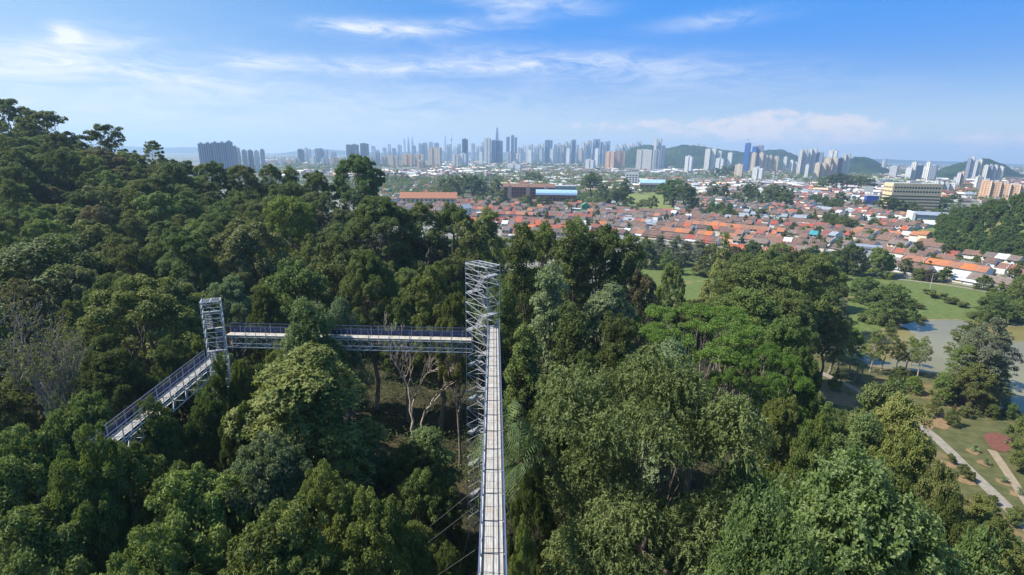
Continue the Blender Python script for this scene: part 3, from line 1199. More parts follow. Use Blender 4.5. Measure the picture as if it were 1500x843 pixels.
def far_hill(name, prof, depth, thick, seed, mat=HILLM):
    """a ridge whose crest follows (px, top py); it falls off in front and behind"""
    rr = np.random.default_rng(seed)
    pr = np.asarray(prof, float)
    xs = np.linspace(pr[0, 0], pr[-1, 0], max(40, int((pr[-1, 0] - pr[0, 0]) / 3)))
    ys = np.interp(xs, pr[:, 0], pr[:, 1])
    rows = 13
    V = []
    for j in range(rows):
        u = j / (rows - 1) * 2 - 1
        for x, y in zip(xs, ys):
            d = depth + u * thick
            c = at_depth(x, y, depth)
            f = max(0, 1 - abs(u) ** 1.5)
            q = at_depth(x, y, d)
            V.append((q.x, q.y, max(-.5, (c.z) * f * (1 + .012 * rr.normal()) + rr.normal() * .8 * f)))
    n = len(xs)
    i0 = (np.arange(rows - 1)[:, None] * n + np.arange(n - 1)[None]).ravel()
    Q = np.stack([i0, i0 + 1, i0 + 1 + n, i0 + n], -1)
    o = link_mesh(name, np_mesh(name, V, [Q], [mat], smooth=True))
    o['kind'] = 'structure'
    return o


far_hill('hill', [(885, 240), (905, 228), (925, 217), (945, 212), (960, 213), (972, 218), (985, 216), (1000, 212.5), (1015, 213), (1035, 216), (1060, 220), (1075, 221), (1090, 223), (1110, 222), (1128, 220),
                  (1145, 219), (1165, 227), (1185, 240)], 3500, 420, 1)
far_hill('hill', [(1222, 250), (1236, 237), (1252, 230), (1268, 230), (1280, 234), (1296, 244), (1308, 254), (1314, 262)], 2600, 300, 2)
far_hill('hill', [(1352, 262), (1370, 252), (1385, 245), (1400, 240), (1418, 236), (1440, 232), (1452, 234), (1470, 241), (1490, 252), (1510, 262), (1540, 275)], 2250, 300, 3)
far_hill('hill', [(1140, 238), (1165, 230), (1190, 228.5), (1215, 231), (1240, 234), (1275, 238), (1310, 243), (1350, 247), (1380, 246), (1420, 250), (1470, 254), (1540, 262)], 5200, 420, 6)
far_hill('mountain_range', [(120, 215), (180, 214), (230, 217), (262, 216), (285, 216), (310, 220), (350, 224), (400, 226), (440, 221), (480, 219), (520, 222), (560, 224), (640, 221), (720, 224), (800, 222), (880, 226),
                            (960, 224), (1040, 228), (1120, 226), (1200, 231), (1280, 233), (1360, 236), (1440, 238), (1520, 243), (1600, 246)], 9500, 700, 4)
# ------------------------------------------------------------------ canopy walkway
STEEL = weathered('galvanised_steel', (.50, .505, .51), .55, .2, .25, 1.2)
STAIR = weathered('dull_stair_plate', (.24, .245, .25), .7, .1, .3, 1.5)
BLUEP = weathered('blue_panel', (.022, .034, .115), .5, 0, .3, .8)
BLUER = weathered('blue_rail', (.085, .100, .175), .45, 0, .25, .8)
CABLE = weathered('cable_steel', (.13, .13, .125), .6, .3, .2, 1)
t = NT('weathered_deck_boards')
v = t.obj()
mp = t.n('ShaderNodeMapping')
mp.inputs['Scale'].default_value = (1.0, 7.0, 1)
t.l(v, mp.inputs[0])
bo = t.noise(1.1, 5, .65, mp.outputs[0])
st = t.noise(.8, 5, .6, v)
sx = t.n('ShaderNodeSeparateXYZ')
t.l(v, sx.inputs[0])
gap = t.math('LESS_THAN', t.math('FRACT', t.math('MULTIPLY', sx.outputs[1], 4.2)), .07)
gx = t.math('LESS_THAN', t.math('FRACT', t.math('MULTIPLY', sx.outputs[0], .55)), .025)
c = t.mix(t.ramp(bo, .3, .7), (.26, .235, .21), (.42, .40, .37))
c = t.mix(t.math('MULTIPLY', t.ramp(st, .46, .66), .7), c, (.30, .25, .20))
c = t.mix(t.math('MAXIMUM', gap, gx), c, (.14, .12, .10))
t.bsdf(c, .8, 0, .3)
DECKM = t.m


def canopy_bridge(p0, p1, w, label, th=1.5, bay=3.0, rail=1.25, panel=.62, sides=(-1, 1), group='bridges of the canopy walkway'):
    p0, p1 = Vector(p0), Vector(p1)
    d = p1 - p0
    L = d.length
    root = empty('canopy_bridge', p0)
    root.rotation_euler = d.to_track_quat('X', 'Z').to_euler()
    tag(root, label, 'bridge', group)
    n = max(2, round(L / bay))
    b = L / n
    MB().box(0, L, -w / 2, w / 2, -.07, 0).build('deck', DECKM, root)
    jm = MB().box(-.03, .03, -w / 2, w / 2, .002, .022).mesh('deck_strip', CABLE)
    for i in range(1, n):
        o = link_mesh('deck_strip', jm, root, (i * b, 0, 0))
    beam = MB().box(-.05, .05, -w / 2 - .16, w / 2 + .16, -.20, -.072).mesh('floor_beam', STEEL)
    for i in range(n + 1):
        link_mesh('floor_beam', beam, root, (min(max(i * b, .06), L - .06), 0, 0))
    post = MB().box(-.035, .035, -.035, .035, -.2, rail)
    pm = post.mesh('post', STEEL)
    hp = MB().box(-.022, .022, -.022, .022, -.1, rail * .8).mesh('baluster', STEEL)
    for s in (-1, 1):
        y = s * (w / 2 + .12)
        r = MB()
        r.box(0, L, y - .03, y + .03, rail, rail + .06)
        r.box(0, L, y - .02, y + .02, rail * .72, rail * .72 + .03)
        r.build('handrail', BLUER, root)
        r = MB()
        for k in range(3):
            z = panel + .12 + k * (rail - panel - .1) / 3
            r.box(0, L, y + s * .045 - .004, y + s * .045 + .004, z, z + .008)
        r.build('wire_mesh', CABLE, root)
        if s in sides:
            MB().box(.02, L - .02, y + s * .055, y + s * .075, .02, panel).build('side_panel', BLUEP, root)
        for i in range(n + 1):
            link_mesh('post', pm, root, (min(max(i * b, .04), L - .04), y, 0))
            if i < n:
                link_mesh('baluster', hp, root, (i * b + b / 2, y, 0))
        tr = MB()
        tr.bar((0, y, -th), (L, y, -th), .09)
        tr.bar((0, y, -.24), (L, y, -.24), .09)
        for i in range(n + 1):
            tr.bar((i * b, y, -.24), (i * b, y, -th), .06)
            if i < n:
                m = (i + .5) * b
                tr.bar((i * b, y, -th), (m, y, -.24), .05)
                tr.bar((m, y, -.24), ((i + 1) * b, y, -th), .05)
                tr.bar((m, y, -.24), (m, y, -th), .04)
        tr.build('truss_lattice', STEEL, root)
    lo = MB()
    for i in range(n):
        lo.bar((i * b, -w / 2 - .12, -th), ((i + 1) * b, w / 2 + .12, -th), .045)
        lo.bar((i * b, -w / 2 - .12, -th), (i * b, w / 2 + .12, -th), .05)
    lo.build('bottom_bracing_lattice', STEEL, root)
    return root


def lattice_tower(c4, z0, z1, label, lift=1.3, land=2.6, cut=0.0):
    """scaffold stair tower on four corner points L F R B (plan)"""
    C = [Vector((a[0], a[1], 0)) for a in c4]
    mid = sum(C, Vector()) / 4
    root = empty('lattice_tower', (mid.x, mid.y, z0))
    tag(root, label, 'tower', 'stair towers of the canopy walkway')
    C = [np.array(((c - mid).x, (c - mid).y, 0.0)) for c in C]
    H = z1 - z0
    for i, c in enumerate(C):
        h = H + (0.35 if i % 2 == 0 else .1)
        MB().bar(c + (0, 0, -1), c + (0, 0, h), .075).build('leg', STEEL, root)
    n = int(H / lift)
    for f in range(4):
        a, b = C[f], C[(f + 1) % 4]
        mb = MB()
        e = np.cross((b - a) / np.linalg.norm(b - a), (0, 0, 1)) * .05
        for i in range(n + 1):
            z = np.array((0, 0, H - i * lift))
            if f in (0, 1) or i % 2 == 0:
                mb.bar(a + z, b + z, .042)
            if i < 2:
                mb.bar(a + z - (0, 0, lift * .5), b + z - (0, 0, lift * .5), .035)
            if i < n:
                z2 = z - np.array((0, 0, lift))
                if f > 1:
                    if i % 2 == 0 and i + 2 <= n:
                        mb.bar(a + z2 - np.array((0, 0, lift)), b + z, .042)
                elif i > 7 and i % 2:
                    mb.bar(a + z2 + e, b + z + e, .042)
                else:
                    mb.bar(a + z + e, b + z2 + e, .042)
        mb.build('side_lattice', STEEL, root)
    # landings alternate between the two short ends, a flight of stairs between each two
    L_, F_, R_c, B_ = C
    k, z = 0, H - land * .45
    while z > 1.5:
        e0, e1, q0, q1 = (F_, R_c, L_, B_) if k % 2 == 0 else (L_, B_, F_, R_c)
        f = .26
        pl = [e0, e1, e1 + (q1 - e1) * f, e0 + (q0 - e0) * f]
        ce = sum(pl) / 4
        pl = [(p - ce) * .96 + ce for p in pl]
        MB().prism([(p[0], p[1]) for p in pl], z - .06, z).build('landing', STAIR, root)
        g = (L_ + B_) / 2 - (F_ + R_c) / 2
        wv = (e1 - e0)
        a0 = (e0 + (q0 - e0) * f)
        b0 = (e0 + (q0 - e0) * (1 - f))
        off = wv * (.27 if k % 2 == 0 else .73)
        st_ = MB()
        A, Bp = a0 + off + (0, 0, z - .03), b0 + off + (0, 0, z - land + .03)
        hw = wv * .19
        for s in (-1, 1):
            st_.bar(A + hw * s, Bp + hw * s, .05, .16)
            st_.bar(A + hw * s + (0, 0, .95), Bp + hw * s + (0, 0, .95), .04)
        for i in range(1, 10):
            q = A + (Bp - A) * i / 10
            st_.bar(q - hw, q + hw, .22, .03, up=(0, 0, 1))
        st_.build('stair_flight', STAIR, root)
        z -= land
        k += 1
    top = MB()
    for a in range(4):
        for zz in (.0, -.5, -1.0):
            pass
        top.bar(C[a] + (0, 0, H + .08), C[(a + 1) % 4] + (0, 0, H + .08), .07)
    top.bar((C[0] + C[3]) / 2 + (0, 0, H + .08), (C[1] + C[2]) / 2 + (0, 0, H + .08), .06)
    for k in (.25, .5, .75):
        top.bar(C[0] * (1 - k) + C[1] * k + (0, 0, H + .08), C[3] * (1 - k) + C[2] * k + (0, 0, H + .08), .05)
    top.build('top_frame', STEEL, root)
    return root


DZ = 53.0
pe = at_z(723.0, 477, DZ)
pb = at_z(721.5, 843, DZ)
dirv = (pb - pe).normalized()
canopy_bridge(pb + dirv * 9, pe, 1.18, 'long pale boarded walkway running straight out from below to the tall tower', 1.5, 2.6, panel=.35)
F_ = at_z(713.5, 481, DZ)
R_c = at_z(731.5, 475, DZ)
u = (R_c - F_)
u.z = 0
ul = u.length
u.normalize()
vv = Vector((-u.y, u.x, 0))
L_, B_ = F_ + vv * 4.0, R_c + vv * 4.0
ztop = at_depth(700, 388, proj(F_)[2]).z
lattice_tower([L_, F_, R_c, B_], ground((L_.x + R_c.x) / 2, (L_.y + R_c.y) / 2), ztop, 'tall steel stair tower where the straight walkway meets the cross bridge')

D2 = 50.6
a = at_z(692, 497, D2)
b = at_z(334, 489, D2)
canopy_bridge(a, b, 1.15, 'blue sided bridge crossing between the two steel stair towers', 1.7, 2.9, sides=(-1,))
c0 = at_z(316, 496, D2)
ang = R_(24)
cs = []
for sx_, sy_ in ((-1.1, .9), (-1.1, -.9), (1.1, -.9), (1.1, .9)):
    cs.append((c0.x + sx_ * math.cos(ang) - sy_ * math.sin(ang), c0.y + sx_ * math.sin(ang) + sy_ * math.cos(ang)))
zt2 = at_depth(313, 437, proj(c0)[2]).z
lattice_tower(cs, ground(c0.x, c0.y), zt2, 'steel stair tower at the bend of the walkway among dark crowns', 1.35, 2.7)
D3 = 48.8
a = at_z(309, 527, D3)
b = at_z(158, 650, D3)
dd = (b - a).normalized()
canopy_bridge(a, b + dd * 1.5, 1.15, 'sloping looking walkway span that vanishes under leaves near the hillside', 1.7, 2.8, sides=(-1,))


def guy(p, q, label, r=.022):
    p, q = Vector(p), Vector(q)
    n = 12
    pts = [p + (q - p) * (i / n) + Vector((0, 0, -math.sin(i / n * math.pi) * .012 * (q - p).length)) for i in range(n + 1)]
    o = MB().tube([tuple(x) for x in pts], r, 5).build('guy_cable', CABLE)
    tag(o, label, 'cable', 'guy cables of the canopy walkway')


guy(at_z(696, 717, 52.6), at_z(520, 848, 25), 'guy cable leaving the straight walkway highest on its hill side', .017)
guy(at_z(697, 741, 52.6), at_z(520, 864, 25), 'second guy cable down the hill side of the straight walkway', .017)
guy(at_z(697, 745, 52.6), at_z(652, 900, 25), 'steep guy cable dropping beside the straight walkway on its hill side', .02)
guy(at_z(696, 806, 52.6), at_z(560, 884, 25), 'lowest guy cable on the hill side of the straight walkway', .017)
guy(at_z(745, 741, 52.6), at_z(772, 880, 25), 'only guy cable on the lake side of the straight walkway', .02)
guy(at_depth(690, 563, proj(F_)[2] + 3), at_z(566, 653, 22), 'thin guy cable slanting behind the bare trunk under the bridge', .02)
# ------------------------------------------------------------------ forest: trees read off the photograph one by one
FOREST = 'forest trees on the slope'
PARKG = 'trees in the lakeside park'


def by_top(px, ty, wpx, d, kind, name='forest_tree', desc=None, group=FOREST, cat='tree', fixed=None):
    top = at_depth(px, ty, d)
    g = ground(top.x, top.y)
    H = max(5.0, top.z - g)
    R = wpx / 2 / FPX * d
    t = plant(kind, name, (top.x, top.y, g), H, R, cat, group, desc=desc)
    t['fixed'] = fixed
    t['manual'] = True
    return t


def by_foot(px, py, ty, wpx, kind, name='park_tree', desc=None, group=PARKG, cat='tree', fixed=None):
    f = at_z(px, py)
    d = proj(f)[2]
    g = ground(f.x, f.y)
    H = max(1.0, at_depth(px, ty, d).z - g)
    R = wpx / 2 / FPX * d
    t = plant(kind, name, (f.x, f.y, g), H, R, cat, group, desc=desc)
    t['fixed'] = fixed
    t['manual'] = True
    return t


G, D_, O_, B__, P_ = 'green forest tree', 'dark green forest tree', 'olive yellow forest tree', 'bronze brown forest tree', 'pale leaved forest tree'
for a in [
    # skyline of the hill
    (8, 146, 84, 240, 'open', 'forest_tree', D_), (62, 164, 84, 232, 'open', 'forest_tree', D_), (152, 184, 76, 226, 'open', 'forest_tree', D_), (222, 207, 36, 228, 'open', 'forest_tree', D_),
    (110, 208, 60, 240, 'round_dark', 'forest_tree', D_), (190, 226, 50, 225, 'round', 'forest_tree', G), (262, 236, 60, 225, 'round_dark', 'forest_tree', D_), (310, 238, 56, 220, 'round_dark', 'forest_tree', D_),
    (35, 205, 60, 225, 'round_dark', 'forest_tree', D_), (350, 243, 50, 222, 'round', 'forest_tree', G), (395, 242, 44, 228, 'round_dark', 'forest_tree', D_), (424, 246, 40, 232, 'column_dark', 'forest_tree', D_),
    (460, 252, 50, 232, 'round', 'forest_tree', G),
    # slope, middle distance
    (50, 240, 80, 200, 'round_olive', 'forest_tree', O_), (420, 290, 80, 150, 'round_bright', 'forest_tree', 'yellow green forest tree'), (360, 326, 125, 128, 'round_brown', 'forest_tree', B__),
    (488, 350, 92, 122, 'round_olive', 'forest_tree', O_), (560, 292, 140, 150, 'near_dark', 'forest_tree', D_), (615, 300, 90, 160, 'round_dark', 'forest_tree', D_), (665, 300, 70, 170, 'round', 'forest_tree', G),
    (716, 308, 54, 180, 'column', 'forest_tree', G), (690, 325, 70, 150, 'round_olive', 'forest_tree', O_), (540, 372, 110, 102, 'near_dark', 'forest_tree', D_), (640, 392, 110, 98, 'near', 'forest_tree', G),
    (670, 432, 66, 86, 'near_olive', 'forest_tree', O_), (100, 326, 110, 140, 'round_olive', 'forest_tree', O_), (70, 352, 180, 108, 'midleaf_dark', 'forest_tree', D_), (185, 360, 70, 118, 'round_olive', 'forest_tree', O_),
    (205, 412, 190, 82, 'near_olive', 'forest_tree', O_), (330, 410, 90, 96, 'near_pale', 'forest_tree', P_), (270, 345, 100, 120, 'near_dark', 'forest_tree', D_), (430, 385, 110, 100, 'round_dark', 'forest_tree', D_),
    (390, 425, 70, 88, 'near_dark', 'forest_tree', D_), (20, 415, 110, 88, 'near_brown', 'forest_tree', B__), (590, 430, 80, 100, 'near_dark', 'forest_tree', D_),
    (452, 442, 100, 66, 'midleaf', 'forest_tree', 'broad leaved green forest tree'), (500, 442, 70, 76, 'midleaf_pale', 'forest_tree', P_), (250, 500, 90, 74, 'near_dark', 'forest_tree', D_), (150, 520, 130, 66, 'near_dark', 'forest_tree', D_),
    # trees below and around the bridges
    (440, 518, 210, 55, 'midleaf_dark', 'forest_tree', 'broad leaved green forest tree'), (352, 535, 60, 62, 'near', 'forest_tree', G), (320, 531, 50, 60, 'near_dark', 'forest_tree', D_), (300, 585, 80, 56, 'near_dark', 'forest_tree', D_), (350, 600, 80, 54, 'near_dark', 'forest_tree', D_), (225, 592, 110, 52, 'near', 'forest_tree', G), (110, 590, 150, 50, 'near_dark', 'forest_tree', D_),
    (30, 640, 190, 46, 'near', 'forest_tree', G), (160, 668, 200, 42, 'near_dark', 'forest_tree', D_), (385, 655, 190, 44, 'near_pale', 'forest_tree', P_), (280, 700, 220, 40, 'near', 'forest_tree', G),
    (125, 645, 170, 39, 'near', 'forest_tree', G), (60, 750, 240, 37, 'near_dark', 'forest_tree', D_), (480, 690, 160, 42, 'near', 'forest_tree', G), (540, 740, 170, 40, 'near', 'forest_tree', G), (400, 765, 260, 35, 'near', 'forest_tree', G),
    (200, 790, 240, 34, 'near', 'forest_tree', G), (625, 632, 90, 66, 'midleaf', 'forest_tree', 'fresh green broad leaved forest tree'), (600, 660, 130, 60, 'near_dark', 'forest_tree', D_), (650, 720, 80, 54, 'near_dark', 'forest_tree', D_),
    (600, 790, 110, 42, 'near_dark', 'forest_tree', D_), (655, 800, 70, 46, 'near_dark', 'forest_tree', D_),
    # beyond the straight walkway
    (765, 332, 74, 104, 'column', 'forest_tree', 'vine draped columnar forest tree'), (806, 392, 84, 90, 'column_pale', 'forest_tree', 'pale vine draped columnar forest tree'), (742, 420, 50, 100, 'column_dark', 'forest_tree', 'dark vine draped columnar forest tree'),
    (842, 328, 84, 128, 'column_dark', 'forest_tree', 'dark vine draped columnar forest tree'), (884, 335, 90, 132, 'round_dark', 'forest_tree', D_), (925, 348, 66, 140, 'column_dark', 'forest_tree', 'dark vine draped columnar forest tree'),
    (846, 322, 54, 160, 'column', 'forest_tree', 'vine draped columnar forest tree'), (800, 330, 70, 140, 'round', 'forest_tree', G), (892, 420, 100, 92, 'midleaf_pale', 'forest_tree', P_), (905, 468, 120, 82, 'near_dark', 'forest_tree', D_),
    (838, 450, 80, 84, 'column_dark', 'forest_tree', 'dark vine draped columnar forest tree'), (770, 480, 70, 84, 'column_dark', 'forest_tree', 'dark vine draped columnar forest tree'), (940, 400, 60, 128, 'round_brown', 'forest_tree', B__),
    (800, 590, 90, 60, 'near_dark', 'forest_tree', D_), (780, 690, 80, 46, 'near_dark', 'forest_tree', D_), (765, 770, 60, 40, 'near', 'forest_tree', G), (860, 520, 70, 66, 'near_dark', 'forest_tree', D_),
    (1150, 585, 90, 62, 'near_olive', 'forest_tree', O_), (1190, 640, 90, 50, 'near_dark', 'forest_tree', D_), (1200, 612, 66, 60, 'near', 'forest_tree', G),
    (1306, 556, 92, 72, 'midleaf', 'forest_tree', 'fresh green broad leaved forest tree'), (1325, 585, 100, 68, 'midleaf_olive', 'forest_tree', O_), (1268, 612, 96, 60, 'midleaf', 'forest_tree', 'fresh green broad leaved forest tree'),
    (1330, 640, 120, 56, 'near_olive', 'forest_tree', O_), (1385, 690, 90, 48, 'near_brown', 'forest_tree', B__), (1300, 680, 130, 46, 'near_olive', 'forest_tree', O_), (1400, 740, 110, 42, 'near_dark', 'forest_tree', D_),
    (990, 508, 110, 64, 'midleaf_pale', 'forest_tree', P_), (1155, 468, 100, 92, 'near_dark', 'forest_tree', D_), (1178, 512, 70, 80, 'near_dark', 'forest_tree', D_),
    (1110, 385, 150, 160, 'near_dark', 'forest_tree', D_), (1074, 404, 78, 156, 'near', 'forest_tree', G), (1165, 392, 100, 160, 'round', 'forest_tree', G), (1200, 372, 70, 215, 'round', 'forest_tree', G),
    (1020, 440, 70, 140, 'near_olive', 'forest_tree', O_), (1095, 425, 140, 134, 'near', 'forest_tree', G), (1160, 430, 90, 135, 'near_dark', 'forest_tree', D_), (1205, 425, 60, 170, 'round_dark', 'forest_tree', D_),
    (1220, 450, 60, 165, 'round_olive', 'forest_tree', O_), (984, 386, 40, 190, 'round', 'forest_tree', G), (966, 424, 60, 148, 'cone_bright', 'forest_tree', 'yellow green forest tree'), (1000, 418, 50, 150, 'cone_dark', 'forest_tree', D_),
    (1064, 348, 62, 222, 'cone_olive', 'forest_tree', 'tall cone shaped forest tree'), (1090, 372, 56, 215, 'round', 'forest_tree', G), (1130, 366, 60, 225, 'round', 'forest_tree', G),
    (1170, 368, 50, 235, 'round_dark', 'forest_tree', D_), (1232, 440, 40, 190, 'column_grey', 'forest_tree', 'grey green columnar tree'), (1180, 405, 60, 190, 'round', 'forest_tree', G),
    (1440, 800, 150, 26, 'midleaf', 'forest_tree', 'fresh green broad leaved forest tree'),
]:
    by_top(*a)
by_top(974, 540, 380, 43, 'weep', 'weeping_tree', None, None, fixed='huge drooping fine leaved tree filling the slope beside the straight walkway')
by_top(1290, 690, 330, 24, 'bigleaf', 'broadleaf_tree', None, 'big leaved trees below the viewpoint', fixed='nearest big leaved tree, its glossy leaf rosettes filling the corner below the lake path')
by_top(1135, 745, 240, 21, 'bigleaf', 'broadleaf_tree', None, 'big leaved trees below the viewpoint', fixed='big leaved tree tucked in front of the huge drooping tree at the picture bottom')
by_top(1035, 450, 250, 88, 'layer', 'umbrella_tree', None, 'flat crowned bright trees', fixed='larger bright green flat layered tree beyond the huge drooping tree')
by_top(1120, 508, 150, 77, 'layer', 'umbrella_tree', None, 'flat crowned bright trees', fixed='smaller bright green flat layered tree lower on the lake side of its twin')
by_top(522, 229, 78, 235, 'near_wood', 'forest_tree', fixed='tall dome shaped bright green tree standing out on the ridge before the orange roofed hall')
b0 = at_z(605, 648, 22)
t = plant('bare_pale', 'bare_tree', (b0.x, b0.y, ground(b0.x, b0.y)), at_depth(600, 452, proj(b0)[2]).z - 20, 10.5, 'tree', 'nearly leafless trees', rz=.4)
t.update(manual=True, fixed='pale forked leafless tree under the cross bridge between both stair towers')
by_top(40, 430, 150, 72, 'bare', 'bare_tree', None, 'nearly leafless trees', fixed='grey leafless tree at the photo edge uphill of the sloping walkway span')
by_top(80, 455, 90, 66, 'bare', 'bare_tree', None, 'nearly leafless trees', fixed='smaller leafless tree with thin limbs close above the sloping walkway span')
for k, (px, py, h) in enumerate([(762, 640, 7), (742, 600, 6)]):
    c = at_depth(px, py, 52 + k * 8)
    g = ground(c.x, c.y)
    t = plant('forest_palm', 'forest_palm', (c.x, c.y, g), c.z - g + 2.0, 4.2, 'palm', 'palms in the forest')
    t.update(manual=True, fixed=('dark feathery palm low beside the straight walkway, the nearer one', 'dark feathery palm beside the straight walkway, the farther one')[k])

# park: trees whose feet stand on the open ground
for a in [
    (1205, 452, 385, 60, 'dome', 'park_tree', 'green rounded park tree'), (1300, 474, 416, 74, 'dome_dark', 'park_tree', 'broad dark green park tree'), (1262, 442, 404, 40, 'dome_dark', 'park_tree', 'dark green park tree'),
    (1244, 402, 356, 36, 'dome_dark', 'park_tree', 'dark green park tree'), (1283, 405, 362, 42, 'dome', 'park_tree', 'green rounded park tree'), (1226, 398, 366, 36, 'dome_dark', 'park_tree', 'dark green park tree'),
    (1274, 546, 478, 28, 'gum', 'park_tree', 'tall pale trunked waterside tree'), (1291, 543, 468, 32, 'gum', 'park_tree', 'tall pale trunked waterside tree'), (1328, 546, 490, 28, 'gum', 'park_tree', 'tall pale trunked waterside tree'),
    (1343, 553, 488, 26, 'gum', 'park_tree', 'tall pale trunked waterside tree'), (1312, 547, 496, 22, 'gum', 'park_tree', 'tall pale trunked waterside tree'),
    (1428, 592, 455, 54, 'gum_grey', 'park_tree', 'grey green feathery waterside tree'), (1446, 588, 478, 46, 'gum_grey', 'park_tree', 'grey green feathery waterside tree'),
    (1400, 584, 500, 46, 'column', 'park_tree', 'dense green waterside tree'), (1448, 596, 530, 44, 'column_dark', 'park_tree', 'dense dark waterside tree'), (1418, 598, 530, 60, 'dome_olive', 'park_tree', 'olive waterside tree'), (1410, 560, 462, 60, 'gum', 'park_tree', 'tall pale trunked waterside tree'),
    (1378, 590, 545, 30, 'dome', 'park_tree', 'green rounded park tree'), (1366, 608, 572, 22, 'cone_olive', 'park_tree', 'small olive cone shaped tree'), (1392, 622, 589, 22, 'cone', 'park_tree', 'small green cone shaped tree'),
    (1413, 610, 594, 32, 'dome_brown', 'park_tree', 'small golden leaved tree'), (1452, 612, 590, 18, 'dome', 'park_tree', 'green rounded park tree'), (1479, 612, 589, 20, 'dome_dark', 'park_tree', 'dark green park tree'),
    (1498, 690, 598, 46, 'cone_olive', 'park_tree', 'small olive cone shaped tree'), (1512, 660, 590, 60, 'dome', 'park_tree', 'green rounded park tree'),
    (1236, 520, 476, 48, 'dome_bright', 'park_tree', 'yellow green park tree'), (1222, 572, 536, 20, 'cone_bright', 'park_tree', 'yellow green park tree'), (1336, 575, 548, 26, 'dome_bright', 'park_tree', 'yellow green park tree'),
    (1318, 560, 535, 30, 'dome_dark', 'park_tree', 'dark green park tree'), (1452, 470, 430, 62, 'dome_dark', 'park_tree', 'broad dark green park tree'), (1490, 470, 438, 50, 'dome_dark', 'park_tree', 'dark green park tree'),
    (1440, 425, 402, 24, 'dome', 'park_tree', 'green rounded park tree'), (1462, 440, 412, 30, 'cone_bright', 'park_tree', 'yellow green park tree'), (1478, 442, 408, 24, 'cone_bright', 'park_tree', 'yellow green park tree'), (1496, 448, 398, 40, 'dome', 'park_tree', 'green rounded park tree'),
    (1412, 580, 470, 40, 'gum_grey', 'park_tree', 'grey green feathery waterside tree'), (1436, 596, 505, 44, 'column_grey', 'park_tree', 'grey green feathery waterside tree'), (1335, 500, 478, 0, None), (964, 386, 344, 24, 'column_grey', 'park_tree', 'grey green feathery park tree'), (984, 390, 350, 22, 'column_grey', 'park_tree', 'grey green feathery park tree'), (1003, 388, 352, 24, 'column_grey', 'park_tree', 'grey green feathery park tree'),
    (1022, 390, 350, 26, 'column_grey', 'park_tree', 'grey green feathery park tree'), (975, 396, 358, 22, 'cone_bright', 'park_tree', 'yellow green park tree'), (1040, 392, 356, 30, 'dome', 'park_tree', 'green rounded park tree'), (990, 402, 378, 22, 'dome_dark', 'park_tree', 'dark green park tree'),
    (1100, 384, 352, 36, 'dome_dark', 'park_tree', 'dark green park tree'), (1140, 388, 354, 40, 'dome', 'park_tree', 'green rounded park tree'), (1185, 394, 360, 44, 'dome_dark', 'park_tree', 'dark green park tree'), (1025, 404, 376, 30, 'cone_olive', 'park_tree', 'small olive cone shaped tree'),
    (945, 392, 350, 34, 'dome_dark', 'park_tree', 'dark green park tree'), (1075, 388, 360, 30, 'dome_brown', 'park_tree', 'bronze park tree'), (1165, 398, 372, 36, 'cone_olive', 'park_tree', 'small olive cone shaped tree'),
    (1212, 408, 372, 36, 'dome', 'park_tree', 'green rounded park tree'), (1225, 492, 455, 40, 'dome_olive', 'park_tree', 'olive park tree'),
    (1360, 412, 394, 22, 'dome_brown', 'park_tree', 'bronze park tree'), (1345, 410, 392, 20, 'dome_olive', 'park_tree', 'olive park tree'),
]:
    if a[4]:
        by_foot(*a)
for k, (px, py, ty, w) in enumerate([(1250, 562, 524, 30), (1262, 560, 530, 26), (1243, 552, 518, 28), (1335, 536, 506, 18)]):
    by_foot(px, py, ty, w, 'palm', 'palm_tree', 'slender feathery palm', 'palms by the lake path', 'palm')
by_foot(1213, 548, 502, 38, 'silver_palm', 'silver_palm', None, 'palms by the lake path', 'palm', 'silvery fan of palm leaves where the footpath meets the lake')
by_foot(1228, 545, 508, 34, 'silver_palm', 'silver_palm', None, 'palms by the lake path', 'palm', 'second silvery palm just on the water side of its twin')
for k, (px, py, w) in enumerate([(1394, 679, 15), (1419, 704, 17), (1451, 739, 15), (1481, 769, 24), (1410, 694, 16), (1492, 760, 18)]):
    by_foot(px, py, py - w * .95, w, 'bush_olive' if k % 3 else 'bush', 'round_bush', 'rounded bush beside the footpath', 'bushes along the footpath', 'bush')
for k, (px, py, w) in enumerate([(1428, 662, 13), (1443, 680, 13), (1469, 706, 12), (1493, 724, 14), (1476, 651, 10), (1362, 612, 10)]):
    by_foot(px, py, py - w * 1.0, w, 'young_palm', 'young_palm', 'newly planted young palm on orange soil', 'young palms on the lawn', 'palm')
for k, (px, py, w) in enumerate([(1375, 438, 24), (1362, 432, 18), (1392, 445, 20), (1330, 440, 16), (1410, 450, 18), (1345, 452, 18), (1350, 470, 16), (1425, 466, 20)]):
    by_foot(px, py, py - w * .45, w, 'bush_olive', 'meadow_bush', 'low scrubby meadow bush', 'bushes on the meadow', 'bush')

# ------------------------------------------------------------------ forest: the slope between them
SKYL = np.array([(-200, 140), (0, 158), (60, 180), (110, 203), (190, 218), (240, 231), (330, 243), (400, 247), (470, 256), (560, 268), (600, 292), (660, 302), (700, 318), (760, 330), (850, 330), (900, 340), (940, 352),
                 (960, 425), (1010, 445), (1100, 470), (1200, 560), (1300, 600), (1420, 700), (1500, 800), (1700, 900)], float)
CLEAR = [  # photo rectangles that stay open, and the depth up to which trees may not cover them
    (683, 380, 752, 860, 70), (335, 468, 690, 520, 72), (286, 432, 346, 528, 68), (165, 560, 240, 650, 62), (220, 515, 312, 600, 68), (560, 520, 690, 640, 104), (45, 610, 152, 642, 60), (318, 565, 362, 622, 66), (560, 455, 690, 520, 100), (950, 388, 1042, 424, 235)]
man = [(t['p'].x, t['p'].y, t['R']) for t in TREES]
fr = random.Random(21)
cells = []
y = 16.0
